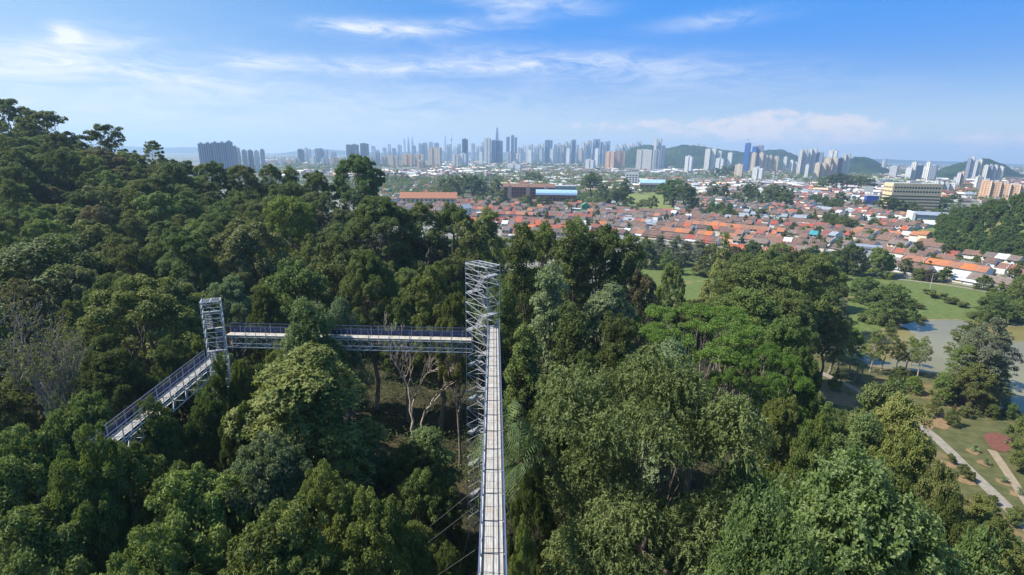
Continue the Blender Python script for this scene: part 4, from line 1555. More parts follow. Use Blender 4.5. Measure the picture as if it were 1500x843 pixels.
while y < 300:
    step = 6.6 if y < 80 else (8.0 if y < 150 else 10.4)
    x = -340.0
    while x < 78:
        cells.append((x + fr.uniform(-.38, .38) * step, y + fr.uniform(-.38, .38) * step, step))
        x += step
    y += step * .92
for x, y, step in cells:
    g = ground(x, y)
    if g < 3.5:
        continue
    px, py, d = proj((x, y, g + 15))
    if d < 14 or px < -60 or px > 1560 or py > 1010:
        continue
    if any((x - a) ** 2 + (y - b) ** 2 < (r * .62) ** 2 for a, b, r in man):
        continue
    H = fr.uniform(14, 25)
    R = step * fr.uniform(.50, .70)
    top = proj((x, y, g + H))
    ys = np.interp(top[0], SKYL[:, 0], SKYL[:, 1]) + fr.uniform(0, 14)
    if top[1] < ys:
        z = at_depth(top[0], ys, top[2]).z
        H = z - g
        if H < 8:
            continue
    rp = R / d * FPX
    x0, x1, y0, y1 = px - rp, px + rp, top[1], py + rp * .8
    bad = False
    for a, b, c, e, dd in CLEAR:
        if d - R < dd and x1 > a and x0 < c and y1 > b and y0 < e:
            bad = True
            break
    if bad:
        continue
    near = d < 105
    r = fr.random()
    if near:
        kind = 'near_dark' if r < .36 else 'near' if r < .66 else 'near_olive' if r < .80 else 'near_pale' if r < .90 else 'near_brown'
    else:
        kind = 'round' if r < .38 else 'round_dark' if r < .64 else 'round_olive' if r < .78 else 'round_brown' if r < .84 else 'column' if r < .92 else 'open'
    desc = {'near': G, 'round': G, 'near_dark': D_, 'round_dark': D_, 'near_olive': O_, 'round_olive': O_, 'near_brown': B__, 'round_brown': B__, 'near_pale': P_, 'column': 'vine draped columnar forest tree', 'open': 'open ragged forest tree'}[kind]
    t = plant(kind, 'forest_tree', (x, y, g), H, R, 'tree', FOREST, desc=desc)

# undergrowth on the forest floor: ferns and saplings nobody could count
ur = np.random.default_rng(4)
n = 7000
ux, uy = ur.uniform(-110, 76, n), ur.uniform(14, 140, n)
ug = ground_np(ux, uy)
ok = ug > 4
ux, uy, ug = ux[ok], uy[ok], ug[ok]
k = np.repeat(np.arange(len(ux)), 14)
C = np.stack([ux[k], uy[k], ug[k]], -1) + np.abs(ur.normal(size=(len(k), 3))) * np.array([0, 0, 1.3]) + ur.normal(size=(len(k), 3)) * np.array([1.0, 1.0, .1]) + np.array([0, 0, .2])
N = unit(ur.normal(size=C.shape) * .6 + np.array([0, 0, 1.0]))
Vv, Tt = leaf_faces(ur, C, N, .55, .22)
tag(link_mesh('undergrowth', np_mesh('undergrowth', Vv, [Tt], [LEAF['dark']])), 'low dark undergrowth covering the forest floor', 'undergrowth', kind='stuff')

# wooded hill at the far side of the lake
wr = random.Random(9)
for i in range(1500):
    x, y = wr.uniform(330, 480), wr.uniform(300, 520)
    g = ground(x, y)
    if g < .25:
        continue
    px, py, d = proj((x, y, g + 8))
    if px > 1530 or px < 1375:
        continue
    if any((x - t['p'].x) ** 2 + (y - t['p'].y) ** 2 < 26 for t in TREES if t['name'] == 'hill_tree'):
        continue
    plant('round_wood' if wr.random() < .5 else 'town_wood', 'hill_tree', (x, y, g - 1), wr.uniform(11, 14.5), wr.uniform(3.6, 4.8), 'tree', 'trees of the wooded hill', desc='HILL')
# ------------------------------------------------------------------ town
WHITE = weathered('white_render', (.60, .59, .56), .8, 0, .22, .5)
CREAM = weathered('cream_render', (.58, .50, .36), .8, 0, .2, .4)
PEACH = weathered('peach_render', (.56, .36, .24), .8, 0, .2, .4)
GREYW = weathered('grey_render', (.34, .35, .36), .8, 0, .22, .4)
DARKG = weathered('dark_opening', (.035, .040, .045), .25, 0, .3, .4)
BRICK = weathered('red_brick', (.26, .10, .075), .85, 0, .25, .6)
CONC = weathered('grey_concrete', (.40, .39, .37), .85, 0, .25, .4)
GREENP = weathered('green_paint', (.04, .28, .14), .6, 0, .2, .6)
BLUEH = weathered('blue_hoarding', (.02, .06, .30), .5, 0, .2, .4)
METALR = weathered('white_metal_roof', (.50, .52, .54), .45, .1, .18, .3)
BLUER2 = weathered('pale_blue_metal_roof', (.30, .46, .62), .4, .1, .18, .3)
GREYR = weathered('grey_metal_roof', (.24, .27, .31), .5, .1, .22, .3)
ROAD = plain_mat('asphalt', (.045, .045, .047), (.080, .078, .075), .3)
ROOFS = [tile_roof('tile_weathered_brown', (.098, .060, .047), (.160, .098, .075)), tile_roof('tile_grey_brown', (.098, .076, .066), (.160, .125, .108)), tile_roof('tile_bright_red', (.215, .062, .038), (.30, .098, .060)),
         tile_roof('tile_dark_red', (.16, .050, .038), (.25, .078, .055)), tile_roof('tile_orange', (.25, .098, .050), (.33, .142, .075)), METALR, GREYR, tile_roof('sheet_green', (.05, .16, .10), (.10, .26, .16)), tile_roof('sheet_teal', (.03, .14, .17), (.06, .24, .27))]
ROOFN = ['brown weathered tiled roof', 'grey brown tiled roof', 'bright red tiled roof', 'dark red tiled roof', 'orange tiled roof', 'white metal roof', 'grey metal roof', 'green sheet roof', 'teal sheet roof']
SPECIAL = []                                    # (x, y, radius) of ground already taken by the larger buildings
TOWERS = []                                     # label work: (object, description, px, py)


def face_cam(p):
    return math.atan2(p.x, p.y)                 # yaw that turns -Y of the thing towards the camera is -this


def place(x0, x1, ytop, ybase=None, depth=None, yaw=0.0):
    """foot point, width, height, rotation of a building that spans photo columns x0..x1"""
    xm = (x0 + x1) / 2
    if depth is None:
        f = at_z(xm, ybase)
        depth = proj(f)[2]
    tp = at_depth(xm, ytop, depth)
    w = (x1 - x0) / FPX * depth
    return Vector((tp.x, tp.y, 0)), w, tp.z, -face_cam(tp) * .55 + R_(yaw)


def bld(name, label, p, rz, cat='building', group=None):
    o = empty(name, (p.x, p.y, ground(p.x, p.y)), rz)
    tag(o, label, cat, group)
    SPECIAL.append((p.x, p.y, 30))
    return o


def window_grid(root, W, rows, cols, z0, dz, y, ww, wh, mat=None, x0=None, x1=None, name='window'):
    m = MB().box(-ww / 2, ww / 2, -.06, .06, 0, wh).mesh(name, mat or DARKG)
    a, b = (-W / 2 if x0 is None else x0), (W / 2 if x1 is None else x1)
    for i in range(rows):
        for j in range(cols):
            link_mesh(name, m, root, (a + (j + .5) * (b - a) / cols, y, z0 + i * dz))


def gable_roof(root, W, D, z, h, mat, over=.8, along='x', name='roof'):
    mb = MB()
    a, b = (W, D) if along == 'x' else (D, W)
    hx, hy = a / 2 + over, b / 2 + over
    th = .25
    V = []
    for zz in (0, th):
        V += [(-hx, -hy, z + zz), (hx, -hy, z + zz), (hx, 0, z + h + zz), (-hx, 0, z + h + zz), (-hx, hy, z + zz), (hx, hy, z + zz)]
    mb.add(V, [(3, 2, 1, 0), (2, 3, 4, 5), (6, 7, 8, 9), (9, 8, 11, 10), (0, 1, 7, 6), (5, 4, 10, 11), (1, 2, 8, 7), (2, 5, 11, 8), (3, 0, 6, 9), (4, 3, 9, 10)])
    if along != 'x':
        mb.v = [v[:, [1, 0, 2]] * np.array([1, 1, 1]) for v in mb.v]
        mb.q = [q[:, ::-1] for q in mb.q]
    return mb.build(name, mat, root)


def gable_body(root, W, D, z, h, mat, name='wall'):
    V = []
    for x in (-W / 2, W / 2):
        V += [(x, -D / 2, 0), (x, D / 2, 0), (x, D / 2, z), (x, 0, z + h), (x, -D / 2, z)]
    mb = MB()
    mb.add(V, [(0, 4, 9, 5), (2, 1, 6, 7), (4, 3, 8, 9), (3, 2, 7, 8), (0, 5, 6, 1)], [(0, 1, 2), (0, 2, 4), (2, 3, 4), (5, 7, 6), (5, 9, 7), (7, 9, 8)])
    return mb.build(name, mat, root)


# --- red brick school block with brown roof and gables
p, w, h, rz = place(738, 812, 269, 296)
s = bld('school_block', 'four storey red brick school block with brown roof and three small gables', p, rz)
hw = h * .8
gable_body(s, w, 16, hw, h - hw, BRICK)
gable_roof(s, w, 16, hw, h - hw - .3, ROOFS[0], 1.0)
window_grid(s, w - 4, 4, 16, hw * .08, hw * .235, -8.0, w / 16 * .55, hw * .14)
for gx in (-w * .38, -.02 * w, w * .33):
    g = MB()
    g.add([(gx - 3, -9.6, 0), (gx + 3, -9.6, 0), (gx + 3, -9.6, hw), (gx, -9.6, hw + 3.4), (gx - 3, -9.6, hw), (gx - 3, -8.1, 0), (gx + 3, -8.1, 0), (gx + 3, -8.1, hw), (gx, -8.1, hw + 3.4), (gx - 3, -8.1, hw)],
          [(1, 6, 7, 2), (5, 0, 4, 9), (2, 7, 8, 3), (9, 4, 3, 8)], [(0, 1, 2), (0, 2, 4), (4, 2, 3)])
    g.build('gable_bay', PEACH, s)
SPECIAL += [(p.x - 25, p.y, 26), (p.x + 25, p.y, 26)]
# --- long hall with a pale blue barrel roof, white hall behind
p, w, h, rz = place(786, 844, 279, 299)
s = bld('school_hall', 'long low hall with a pale blue metal roof in front of the brick school', p, rz)
MB().box(-w / 2, w / 2, -9, 9, 0, h * .68).build('wall', BRICK, s)
arc = [(math.cos(a) * 10.4, math.sin(a) * h * .36) for a in np.linspace(0, math.pi, 9)]
V = [(x, a, h * .68 + b) for x in (-w / 2 - 1, w / 2 + 1) for a, b in arc]
MB().add(V, [(i, i + 1, i + 10, i + 9) for i in range(8)] + [(8, 0, 9, 17)], [(0, i + 1, i) for i in range(1, 8)] + [(9, 9 + i, 10 + i) for i in range(1, 8)]).build('roof', BLUER2, s)
window_grid(s, w - 4, 1, 10, h * .2, 3, -9.0, w / 16, h * .28)
p, w, h, rz = place(810, 843, 272, 291)
s = bld('white_hall', 'flat white roofed block peeking over the pale blue hall roof', p, rz)
MB().box(-w / 2, w / 2, -8, 8, 0, h * .85).build('wall', GREYW, s)
MB().box(-w / 2 - .8, w / 2 + .8, -8.8, 8.8, h * .85 + .01, h).build('roof', METALR, s)
window_grid(s, w - 3, 2, 8, h * .2, h * .3, -8.0, w / 14, h * .14)
# --- long orange roofed hall at the ridge
p, w, h, rz = place(588, 668, 282, 300)
s = bld('orange_roofed_hall', 'long hall with a wide orange tiled roof just beyond the forest', p, rz)
MB().box(-w / 2, w / 2, -11, 11, 0, h * .55).build('wall', CREAM, s)
gable_roof(s, w, 22, h * .55, h * .45, ROOFS[4], 1.5)
window_grid(s, w - 4, 2, 12, h * .08, h * .25, -11.0, w / 22, h * .13)
SPECIAL += [(p.x - 28, p.y, 28), (p.x + 28, p.y, 28)]
# --- white slab office and red hall with a white roof
p, w, h, rz = place(917, 936, 254, 273)
s = bld('white_office_block', 'upright white office block with dark window strips beside the playing field', p, rz + R_(-12))
MB().box(-w / 2, w / 2, -9, 9, 0, h).build('wall', WHITE, s)
MB().box(-w / 2 + .5, w / 2 - .5, -8.5, 8.5, h + .01, h + 1.4).build('roof', CONC, s)
window_grid(s, w - 3, 5, 4, h * .1, h * .175, -9.0, w / 7, h * .09)
p, w, h, rz = place(938, 974, 263, 282)
s = bld('sports_hall', 'red brick hall with white flat eaves at the far end of the playing field', p, rz)
MB().box(-w / 2, w / 2, -10, 10, 0, h * .6).build('wall', BRICK, s)
MB().box(-w / 2 - 1, w / 2 + 1, -11, 11, h * .6 + .01, h * .72).build('fascia', WHITE, s)
gable_roof(s, w, 20, h * .73, h * .25, BLUER2, .5)
window_grid(s, w - 3, 1, 8, h * .18, 3, -10.0, w / 13, h * .25)
# --- narrow green house
p, w, h, rz = place(852, 864, 297, 313)
s = bld('green_house', 'narrow tall green house with a gabled front standing above the terraces', p, rz)
gable_body(s, 15, w, h * .75, h * .25, GREENP).rotation_euler = (0, 0, R_(90))
gable_roof(s, w, 15, h * .75, h * .24, ROOFS[7], .5, 'y')
window_grid(s, w - 1, 2, 2, h * .25, h * .26, -7.55, w / 5, h * .13)
# --- yellow banded office block
YEL = weathered('yellow_cladding', (.57, .46, .28), .7, 0, .12, .3)
f = at_z(1312, 309)
d = proj(f)[2]
h = at_depth(1312, 269, d).z
w, dp = 66 / FPX * d * .98, 26.0
rz = R_(-9)
s = bld('striped_office_block', 'large yellow office block with dark horizontal window bands and a bright narrow end', Vector((f.x + w * .42, f.y + 13, 0)), rz)
MB().box(-w / 2, w / 2, -dp / 2, dp / 2, 0, h).build('wall', YEL, s)
MB().box(-w / 2 + 1, w / 2 - 1, -dp / 2 + 1, dp / 2 - 1, h + .01, h + .9).build('roof', CONC, s)
MB().box(-w * .1, w * .12, -4, 6, h + .9, h + 4).build('roof_plant', GREYW, s)
for i in range(5):
    z = h * (.06 + i * .115)
    MB().box(-w / 2 - .05, w / 2 + .05, -dp / 2 - .08, dp / 2 + .08, z, z + h * .045).build('window_band', DARKG, s)
for r in range(2):
    window_grid(s, w - 4, 1, 16, h * (.68 + r * .15), 1, -dp / 2, w / 24, h * .06)
    sm = MB().box(-.06, .06, -dp / 20, dp / 20, 0, h * .06).mesh('window', DARKG)
    for j in range(6):
        link_mesh('window', sm, s, (-w / 2, -dp / 2 + (j + .5) * dp / 6, h * (.68 + r * .15)))
MB().box(-w * .10, w * .08, -dp / 2 - 2, -dp / 2 - .1, h * .02, h * .2).build('entrance', GREYR, s)
SPECIAL += [(s.location.x - 18, s.location.y, 26), (s.location.x + 18, s.location.y, 26)]
# --- grey works shed with white portal, white roofed annex
p, w, h, rz = place(1346, 1418, 311, 332)
s = bld('grey_works_shed', 'long grey sheeted shed with a white framed end near the wooded hill', p, R_(-24))
MB().box(-w / 2, w / 2, -12, 12, 0, h * .78).build('wall', GREYW, s)
gable_roof(s, w, 24, h * .79, h * .18, GREYR, 1.2)
MB().box(-w / 2 - 3, -w / 2 - .05, -13, 13, 0, h * .95).build('portal', WHITE, s)
MB().box(-w * .4, w * .5, -12.2, -11.95, h * .25, h * .5).build('window_band', DARKG, s)
p, w, h, rz = place(1358, 1397, 323, 338)
s = bld('white_roofed_annex', 'low annex with a large white roof in front of the grey shed', p, R_(-24))
MB().box(-w / 2, w / 2, -9, 9, 0, h * .6).build('wall', GREYW, s)
gable_roof(s, w, 18, h * .6, h * .35, METALR, 1.0)
window_grid(s, w - 2, 1, 6, h * .15, 1, -9.0, 2.2, h * .28)
# --- blue hoarding and white billboard
p, w, h, rz = place(1270, 1285, 286, 300)
s = bld('blue_clad_building', 'square building wrapped in blue sheeting beside the striped office block', p, rz)
MB().box(-w / 2, w / 2, -7, 7, 0, h * .93).build('wall', BLUEH, s)
MB().box(-w / 2 - .5, w / 2 + .5, -7.5, 7.5, h * .93 + .01, h).build('roof', METALR, s)
window_grid(s, w - 2, 1, 3, h * .2, 3, -7.0, 2.2, 2.5)
p, w, h, rz = place(1267, 1279, 273, 296)
s = bld('billboard', 'blank white billboard on posts behind the blue clad building', p, rz, 'billboard')
MB().box(-w / 2, w / 2, -.4, .4, h * .62, h).build('board', WHITE, s)
for sx_ in (-1, 1):
    MB().box(sx_ * w * .35 - .3, sx_ * w * .35 + .3, .45, 1.0, 0, h * .95).build('post', STEEL, s)
# --- grey flat roofed house beside the forest edge
p, w, h, rz = place(1254, 1288, 360, 380)
s = bld('grey_flat_roofed_house', 'grey flat roofed house with a white end wall beside the meadow trees', p, R_(-35))
MB().box(-w / 2, w / 2, -6, 6, 0, h * .86).build('wall', GREYW, s)
MB().box(-w / 2 - 2.5, -w / 2 - .02, -5.5, 5.5, 0, h * .95).build('end_wall', WHITE, s)
MB().box(-w / 2 - .4, w / 2 + .4, -6.6, 6.6, h * .86 + .01, h).build('roof', GREYR, s)
window_grid(s, w - 1, 2, 3, h * .1, h * .4, -6.0, 1.6, h * .2)
SPECIAL += [(p.x, p.y, 14)]
# --- white gabled house at the forest edge (two storeys)
p, w, h, rz = place(668, 690, 300, 318)
s = bld('white_gabled_house', 'tall white gabled house with grey roof at the forest edge', p, R_(40))
gable_body(s, w * 1.0, 12, h * .7, h * .3, WHITE)
gable_roof(s, w, 12, h * .7, h * .3, GREYR, .6)
window_grid(s, w - 2, 2, 3, h * .1, h * .32, -6.0, 1.6, h * .15)
# --- mast
p, w, h, rz = place(716, 718.2, 250, 282)
s = bld('lattice_mast', 'slim pale telecom mast rising among the suburban trees', p, 0, 'mast')
for a in range(3):
    q = np.array([math.cos(a * 2.094), math.sin(a * 2.094), 0])
    MB().bar(q * 1.3, q * .5 + (0, 0, h), .3).build('leg', STEEL, s)
mb = MB()
for i in range(22):
    for a in range(3):
        q0, q1 = (np.array([math.cos((a + e) * 2.094), math.sin((a + e) * 2.094), 0]) for e in (0, 1))
        r0, r1 = 1.3 - .8 * i / 22, 1.3 - .8 * (i + 1) / 22
        mb.bar(q0 * r0 + (0, 0, h * i / 22), q1 * r1 + (0, 0, h * (i + 1) / 22), .16)
mb.build('bracing_lattice', STEEL, s)
# --- meadow lamp post
f = at_z(1362, 424)
d = proj(f)[2]
s = bld('street_lamp', 'tall grey lamp post beside the meadow path', f, 0, 'street lamp')
hh = at_depth(1362, 400, d).z
MB().tube([(0, 0, 0), (0, 0, hh * .95), (.5, 0, hh), (1.8, 0, hh + .1)], [.14, .08, .07, .05], 6).build('pole', STEEL, s)
MB().box(1.6, 2.6, -.15, .15, hh + .06, hh + .2).build('lamp_head', GREYW, s)

# ------------------------------------------------------------------ skyline towers
F_WHITE = facade('facade_white', (.72, .71, .69), (.20, .22, .25), 3.3, 4.0, .50, .45)
F_CREAM = facade('facade_cream', (.60, .53, .42), (.16, .15, .14), 3.2, 3.6, .45, .45, stripe=(.50, .34, .22))
F_PEACH = facade('facade_peach', (.60, .36, .22), (.17, .12, .10), 3.2, 4.2, .42, .45, stripe=(.64, .46, .32))
F_SLAB = facade('facade_white_slab', (.70, .68, .61), (.19, .19, .19), 3.0, 5.0, .48, .6, True)
F_BLUE = facade('facade_blue_grey', (.27, .31, .38), (.10, .12, .16), 3.4, 5.5, .55, .6, True)
F_GLASS = facade('facade_blue_glass', (.10, .16, .24), (.05, .09, .15), 3.8, 3.0, .8, .8, rough=.3)
F_DARK = facade('facade_dark_glass', (.050, .075, .12), (.03, .045, .075), 3.8, 4.0, .75, .8, True, .3)
F_GREY = facade('facade_grey', (.52, .52, .53), (.17, .19, .22), 3.3, 4.5, .5, .5)
F_NET = facade('facade_blue_netting', (.035, .13, .40), (.03, .09, .28), 7.0, 9.0, .8, .7)
F_SILV = facade('facade_silver', (.55, .57, .60), (.28, .31, .36), 4.0, 3.0, .6, .7, rough=.3)
LOOK = {id(F_WHITE): 'white', id(F_CREAM): 'cream', id(F_PEACH): 'peach', id(F_SLAB): 'pale ribbed', id(F_BLUE): 'blue grey', id(F_GLASS): 'blue glass', id(F_DARK): 'dark glass', id(F_GREY): 'grey', id(F_NET): 'blue netted', id(F_SILV): 'silver'}


def tower(x0, x1, yt, depth, mat, name='apartment_tower', yaw=-24.0, dp=None, crown='box', label=None):
    if 392 < x0 < 985:
        depth = depth * (1.35 if depth < 2450 else 1.15 if depth < 4500 else 1.0)
    p, w, h, rz = place(x0, x1, yt, None, depth, yaw)
    w *= .92
    dp = dp or min(w * .8, 22)
    ya = abs(R_(yaw))
    w = max(3.0, w / (math.cos(ya) + .35 * math.sin(ya)))
    o = empty(name, (p.x, p.y, 0), rz)
    tag(o, label, 'tower', 'towers of the distant city')
    ch = {'box': 3.5, 'none': 0.0}.get(crown, 3.5)
    hb = h - ch
    if crown == 'taper':
        mb = MB()
        for a, b, k0, k1 in ((0, .55, 1, 1), (.55, .8, .86, .78), (.8, .93, .6, .45)):
            V = [(sx_ * w / 2 * k, sy_ * dp / 2 * k, h * z) for z, k in ((a, k0), (b, k1)) for sx_, sy_ in ((-1, -1), (1, -1), (1, 1), (-1, 1))]
            mb.add(V, [(4, 5, 6, 7), (0, 1, 5, 4), (1, 2, 6, 5), (2, 3, 7, 6), (3, 0, 4, 7)])
        mb.build('shaft', mat, o)
        MB().tube([(0, 0, h * .93), (0, 0, h * .97), (0, 0, h)], [w * .14, w * .08, .6], 6).build('spire', F_SILV, o)
    else:
        mb = MB()
        if w > 26 and crown == 'box':            # a slab stepped in plan, as the flats are
            n = max(2, int(w / 22))
            for i in range(n):
                a, b = -w / 2 + i * w / n, -w / 2 + (i + 1) * w / n
                off = (i % 2) * 2.6
                mb.box(a + .01, b - .01, -dp / 2 + off, dp / 2, 0, hb - (i % 2) * 1.8)
        else:
            mb.box(-w / 2, w / 2, -dp / 2, dp / 2, 0, hb)
        mb.build('shaft', mat, o)
        if ch:
            MB().box(-w * .22, w * .2, -dp * .25, dp * .25, hb - 1.9, h).build('roof_plant', GREYW, o)
    TOWERS.append((o, LOOK.get(id(mat), 'pale'), (x0 + x1) / 2, (yt + 240) / 2, name, label))
    return o


# long residential slab over the ridge at the hill side
for k, (x0, x1, yt) in enumerate([(289, 299, 209), (299, 309, 208.5), (309, 320, 207.5), (320, 330, 207.5), (330, 340, 206)]):
    tower(x0, x1 + .15, yt, 1500 + k * 4, F_BLUE, 'residential_slab', 12)
for x0, x1, yt, m in [(341, 346, 213, F_BLUE), (346, 351, 216, F_GREY), (353, 361, 219, F_GREY), (362, 370, 219, F_BLUE), (371, 379, 220, F_WHITE), (380, 387, 218, F_GREY)]:
    tower(x0, x1, yt, 1700, m, yaw=15)
for x0, x1, yt, m in [(436, 444, 218, F_DARK), (445, 450, 216.5, F_WHITE), (450, 455, 218, F_WHITE), (461, 466, 217.5, F_BLUE), (466, 473, 217, F_BLUE), (474, 480, 219, F_GREY), (484, 492, 222, F_GREY),
                      (507, 515, 211.5, F_DARK), (515, 525, 211, F_DARK), (527, 540, 209.5, F_DARK)]:
    tower(x0, x1, yt, 2400, m)
for x0, x1, yt, m in [(398, 406, 234, F_CREAM), (408, 418, 231, F_WHITE), (420, 428, 233, F_PEACH), (430, 440, 232, F_CREAM), (455, 462, 229, F_WHITE), (470, 482, 231, F_GREY), (486, 496, 230, F_PEACH), (536, 546, 228, F_CREAM),
                      (547, 556, 222, F_GREY), (557, 586, 227, F_CREAM), (588, 606, 225, F_PEACH), (607, 623, 224.5, F_CREAM), (498, 506, 230, F_CREAM)]:
    tower(x0, x1, yt, 1950, m, 'apartment_block', dp=20)
tower(626, 648, 215.5, 2000, F_CREAM, 'apartment_block', -22, 24)
for x0, x1, yt, m in [(546, 550, 217, F_GREY), (551, 556, 219, F_WHITE), (560, 566, 216, F_GREY), (568, 572, 211, F_GREY), (574, 580, 217, F_BLUE), (582, 588, 212, F_GREY), (613, 619, 210, F_BLUE), (619, 626, 209, F_BLUE),
                      (628, 634, 208, F_GREY), (636, 643, 209, F_BLUE), (650, 656, 212, F_WHITE), (656, 661, 211, F_GREY), (664, 670, 215, F_WHITE), (670, 675, 211, F_GREY), (690, 696, 210, F_GREY), (698, 705, 214, F_WHITE), (705, 709, 208, F_GREY),
                      (758, 764, 216, F_GREY), (764, 770, 213, F_WHITE), (544, 549, 214, F_BLUE), (603, 609, 213, F_BLUE)]:
    tower(x0, x1, yt, 4200, m, 'office_tower')
tower(591, 593.4, 204, 5200, F_SILV, 'office_tower')
for x in (597.9, 603.8):
    tower(x - 1.5, x + 1.5, 199.5, 5200, F_SILV, 'spired_tower', crown='taper')
tower(650.6, 653.4, 197, 5200, F_SILV, 'spired_tower', crown='taper')
# needle tower with a pod
p, w, h, rz = place(659, 663, 195, None, 6200)
s = bld('needle_tower', 'thin concrete telecom tower with a round pod near its tip on the far skyline', p, 0, 'tower')
MB().tube([(0, 0, 0), (0, 0, h * .45), (0, 0, h * .72)], [7, 5, 4.5], 8).build('shaft', CONC, s)
MB().tube([(0, 0, h * .68), (0, 0, h * .72), (0, 0, h * .78), (0, 0, h * .80)], [5, 14, 14, 5], 10).build('pod', CONC, s)
MB().tube([(0, 0, h * .80), (0, 0, h)], [3.0, 1.0], 6).build('antenna', CONC, s)
tower(677, 685, 203, 2600, F_DARK, 'office_tower', label='lone slim dark glass tower standing clear of the other skyline blocks')
tower(709, 719, 202, 3000, F_SLAB, 'apartment_tower')
tower(720, 728, 205, 3000, F_GLASS, 'office_tower')
tower(728, 736.5, 205.5, 3010, F_GLASS, 'office_tower')
tower(726, 730.6, 184, 5200, F_GLASS, 'spired_tower', crown='taper', label='tallest spired glass tower of the far skyline')
for x0, x1, yt, m in [(742, 746.5, 200.5, F_DARK), (749, 753, 198, F_DARK), (754, 757.3, 201, F_DARK)]:
    tower(x0, x1, yt, 4600, m, 'office_tower')
for x0, x1, yt, m in [(771, 776, 213, F_WHITE), (777, 781, 211, F_GREY), (783, 787, 214, F_WHITE), (788, 792, 211, F_GREY), (793, 797, 210, F_WHITE), (798, 810, 205, F_GLASS), (812, 816, 211, F_WHITE), (817, 821, 209, F_GREY), (822, 827, 212, F_CREAM),
                      (827, 832, 207.5, F_GREY), (833, 837, 206, F_WHITE), (838, 844, 204.5, F_GLASS), (845, 848, 212, F_GREY), (852, 857, 208, F_WHITE), (858, 862, 210, F_CREAM), (861, 867, 205.5, F_GREY), (869, 874, 204, F_BLUE), (874, 879, 203.5, F_BLUE),
                      (880, 883, 208, F_GLASS), (884, 888, 207, F_GREY), (889, 894, 206.5, F_BLUE), (902, 906, 212, F_GREY), (908, 912, 211, F_WHITE), (913, 917, 210.5, F_GREY), (918, 923, 212, F_WHITE), (924, 930, 210, F_WHITE), (932, 936, 207, F_GREY), (937, 940, 207, F_GREY)]:
    tower(x0, x1, yt, 3500, m, 'apartment_tower')
for x0, x1, yt, m in [(774, 780, 219, F_WHITE), (790, 796, 218, F_GREY), (806, 812, 218, F_WHITE), (830, 836, 217, F_WHITE), (848, 854, 217, F_CREAM), (872, 878, 217, F_WHITE), (702, 708, 222, F_WHITE), (742, 750, 222, F_GREY), (756, 764, 224, F_WHITE)]:
    tower(x0, x1, yt, 2900, m, 'apartment_tower')
tower(662, 673, 225, 2100, F_SLAB, 'apartment_block', dp=22)
tower(674, 684, 224, 2100, F_WHITE, 'apartment_block', dp=22)
tower(887, 902, 221, 2000, F_PEACH, 'apartment_block', -28, 18)
tower(902.3, 917, 220, 2010, F_PEACH, 'apartment_block', -8, 26)
tower(932, 958, 218.5, 2050, F_SLAB, 'apartment_block', -24, 18)
tower(958.5, 968, 219, 2080, F_GREY, 'apartment_block', -14, 24)
tower(959, 963.5, 203, 2600, F_SLAB, 'apartment_tower')
tower(965, 970, 203, 2600, F_SLAB, 'apartment_tower')
tower(969, 975, 213, 2620, F_WHITE, 'apartment_tower')
for x0, x1, yt, m in [(1021, 1025, 209, F_GREY), (1028, 1032, 210, F_GREY)]:
    tower(x0, x1, yt + 1, 4350, m, 'apartment_tower')
for x0, x1, yt, m in [(1034, 1042, 217.5, F_SLAB), (1043, 1050, 217, F_SLAB), (1051, 1058, 220.5, F_SLAB), (1067, 1074, 223, F_WHITE)]:
    tower(x0, x1, yt, 2500, m, 'apartment_tower', -22)
tower(1092.5, 1100.5, 209, 2500, F_NET, 'unfinished_tower', label='unfinished tower wrapped in bright blue netting with a crane on top')
tower(1103, 1110, 214, 2560, F_NET, 'unfinished_tower', label='shorter of the two towers in blue netting, nearer the wooded hill')
tower(1110.5, 1119, 212.5, 2560, F_BLUE, 'unfinished_tower', label='unfinished bare topped tower next to the blue netted pair')
# crane on the blue netted tower
p, w, h, rz = place(1096, 1097, 209, None, 2500)
s = bld('tower_crane', 'tower crane standing on the blue netted unfinished tower', p, R_(20), 'crane')
s.location.z = h - .3
MB().box(-.9, .9, -.9, .9, 0, 16).build('mast', STEEL, s)
MB().bar((-10, 0, 14), (24, 0, 20), 1.2).build('jib', STEEL, s)
MB().box(-11, -8, -1, 1, 11, 14).build('counterweight', CONC, s)
for x0, x1, yt, m in [(1102, 1109, 223, F_CREAM), (1113, 1120, 223, F_CREAM), (1121, 1126, 227, F_CREAM), (1127, 1132, 227, F_CREAM), (1134, 1142, 228.5, F_CREAM), (1149, 1154, 229, F_WHITE), (1158, 1163, 234, F_WHITE), (1164, 1169, 237, F_GREY)]:
    tower(x0, x1, yt, 2350, m, 'apartment_block')
for x0, x1, yt, m in [(1172, 1177, 218.5, F_SLAB), (1178, 1183.5, 219, F_GREY), (1186, 1191, 217.5, F_SLAB), (1192, 1198, 217, F_GREY), (1198, 1207, 222.5, F_BLUE), (1216, 1228, 219, F_WHITE), (1236, 1241, 225, F_SLAB), (1241, 1247, 224.5, F_GREY),
                      (1230, 1235, 231, F_DARK)]:
    tower(x0, x1, yt, 2100, m, 'apartment_tower', -26)
for x0, x1, yt, m in [(1195, 1203, 237.5, F_CREAM), (1204, 1212, 238, F_CREAM), (1209, 1219, 230, F_CREAM), (1220, 1229, 230, F_CREAM), (1213, 1221, 239, F_CREAM), (1181, 1186, 240, F_WHITE)]:
    tower(x0, x1, yt, 1700, m, 'apartment_block')
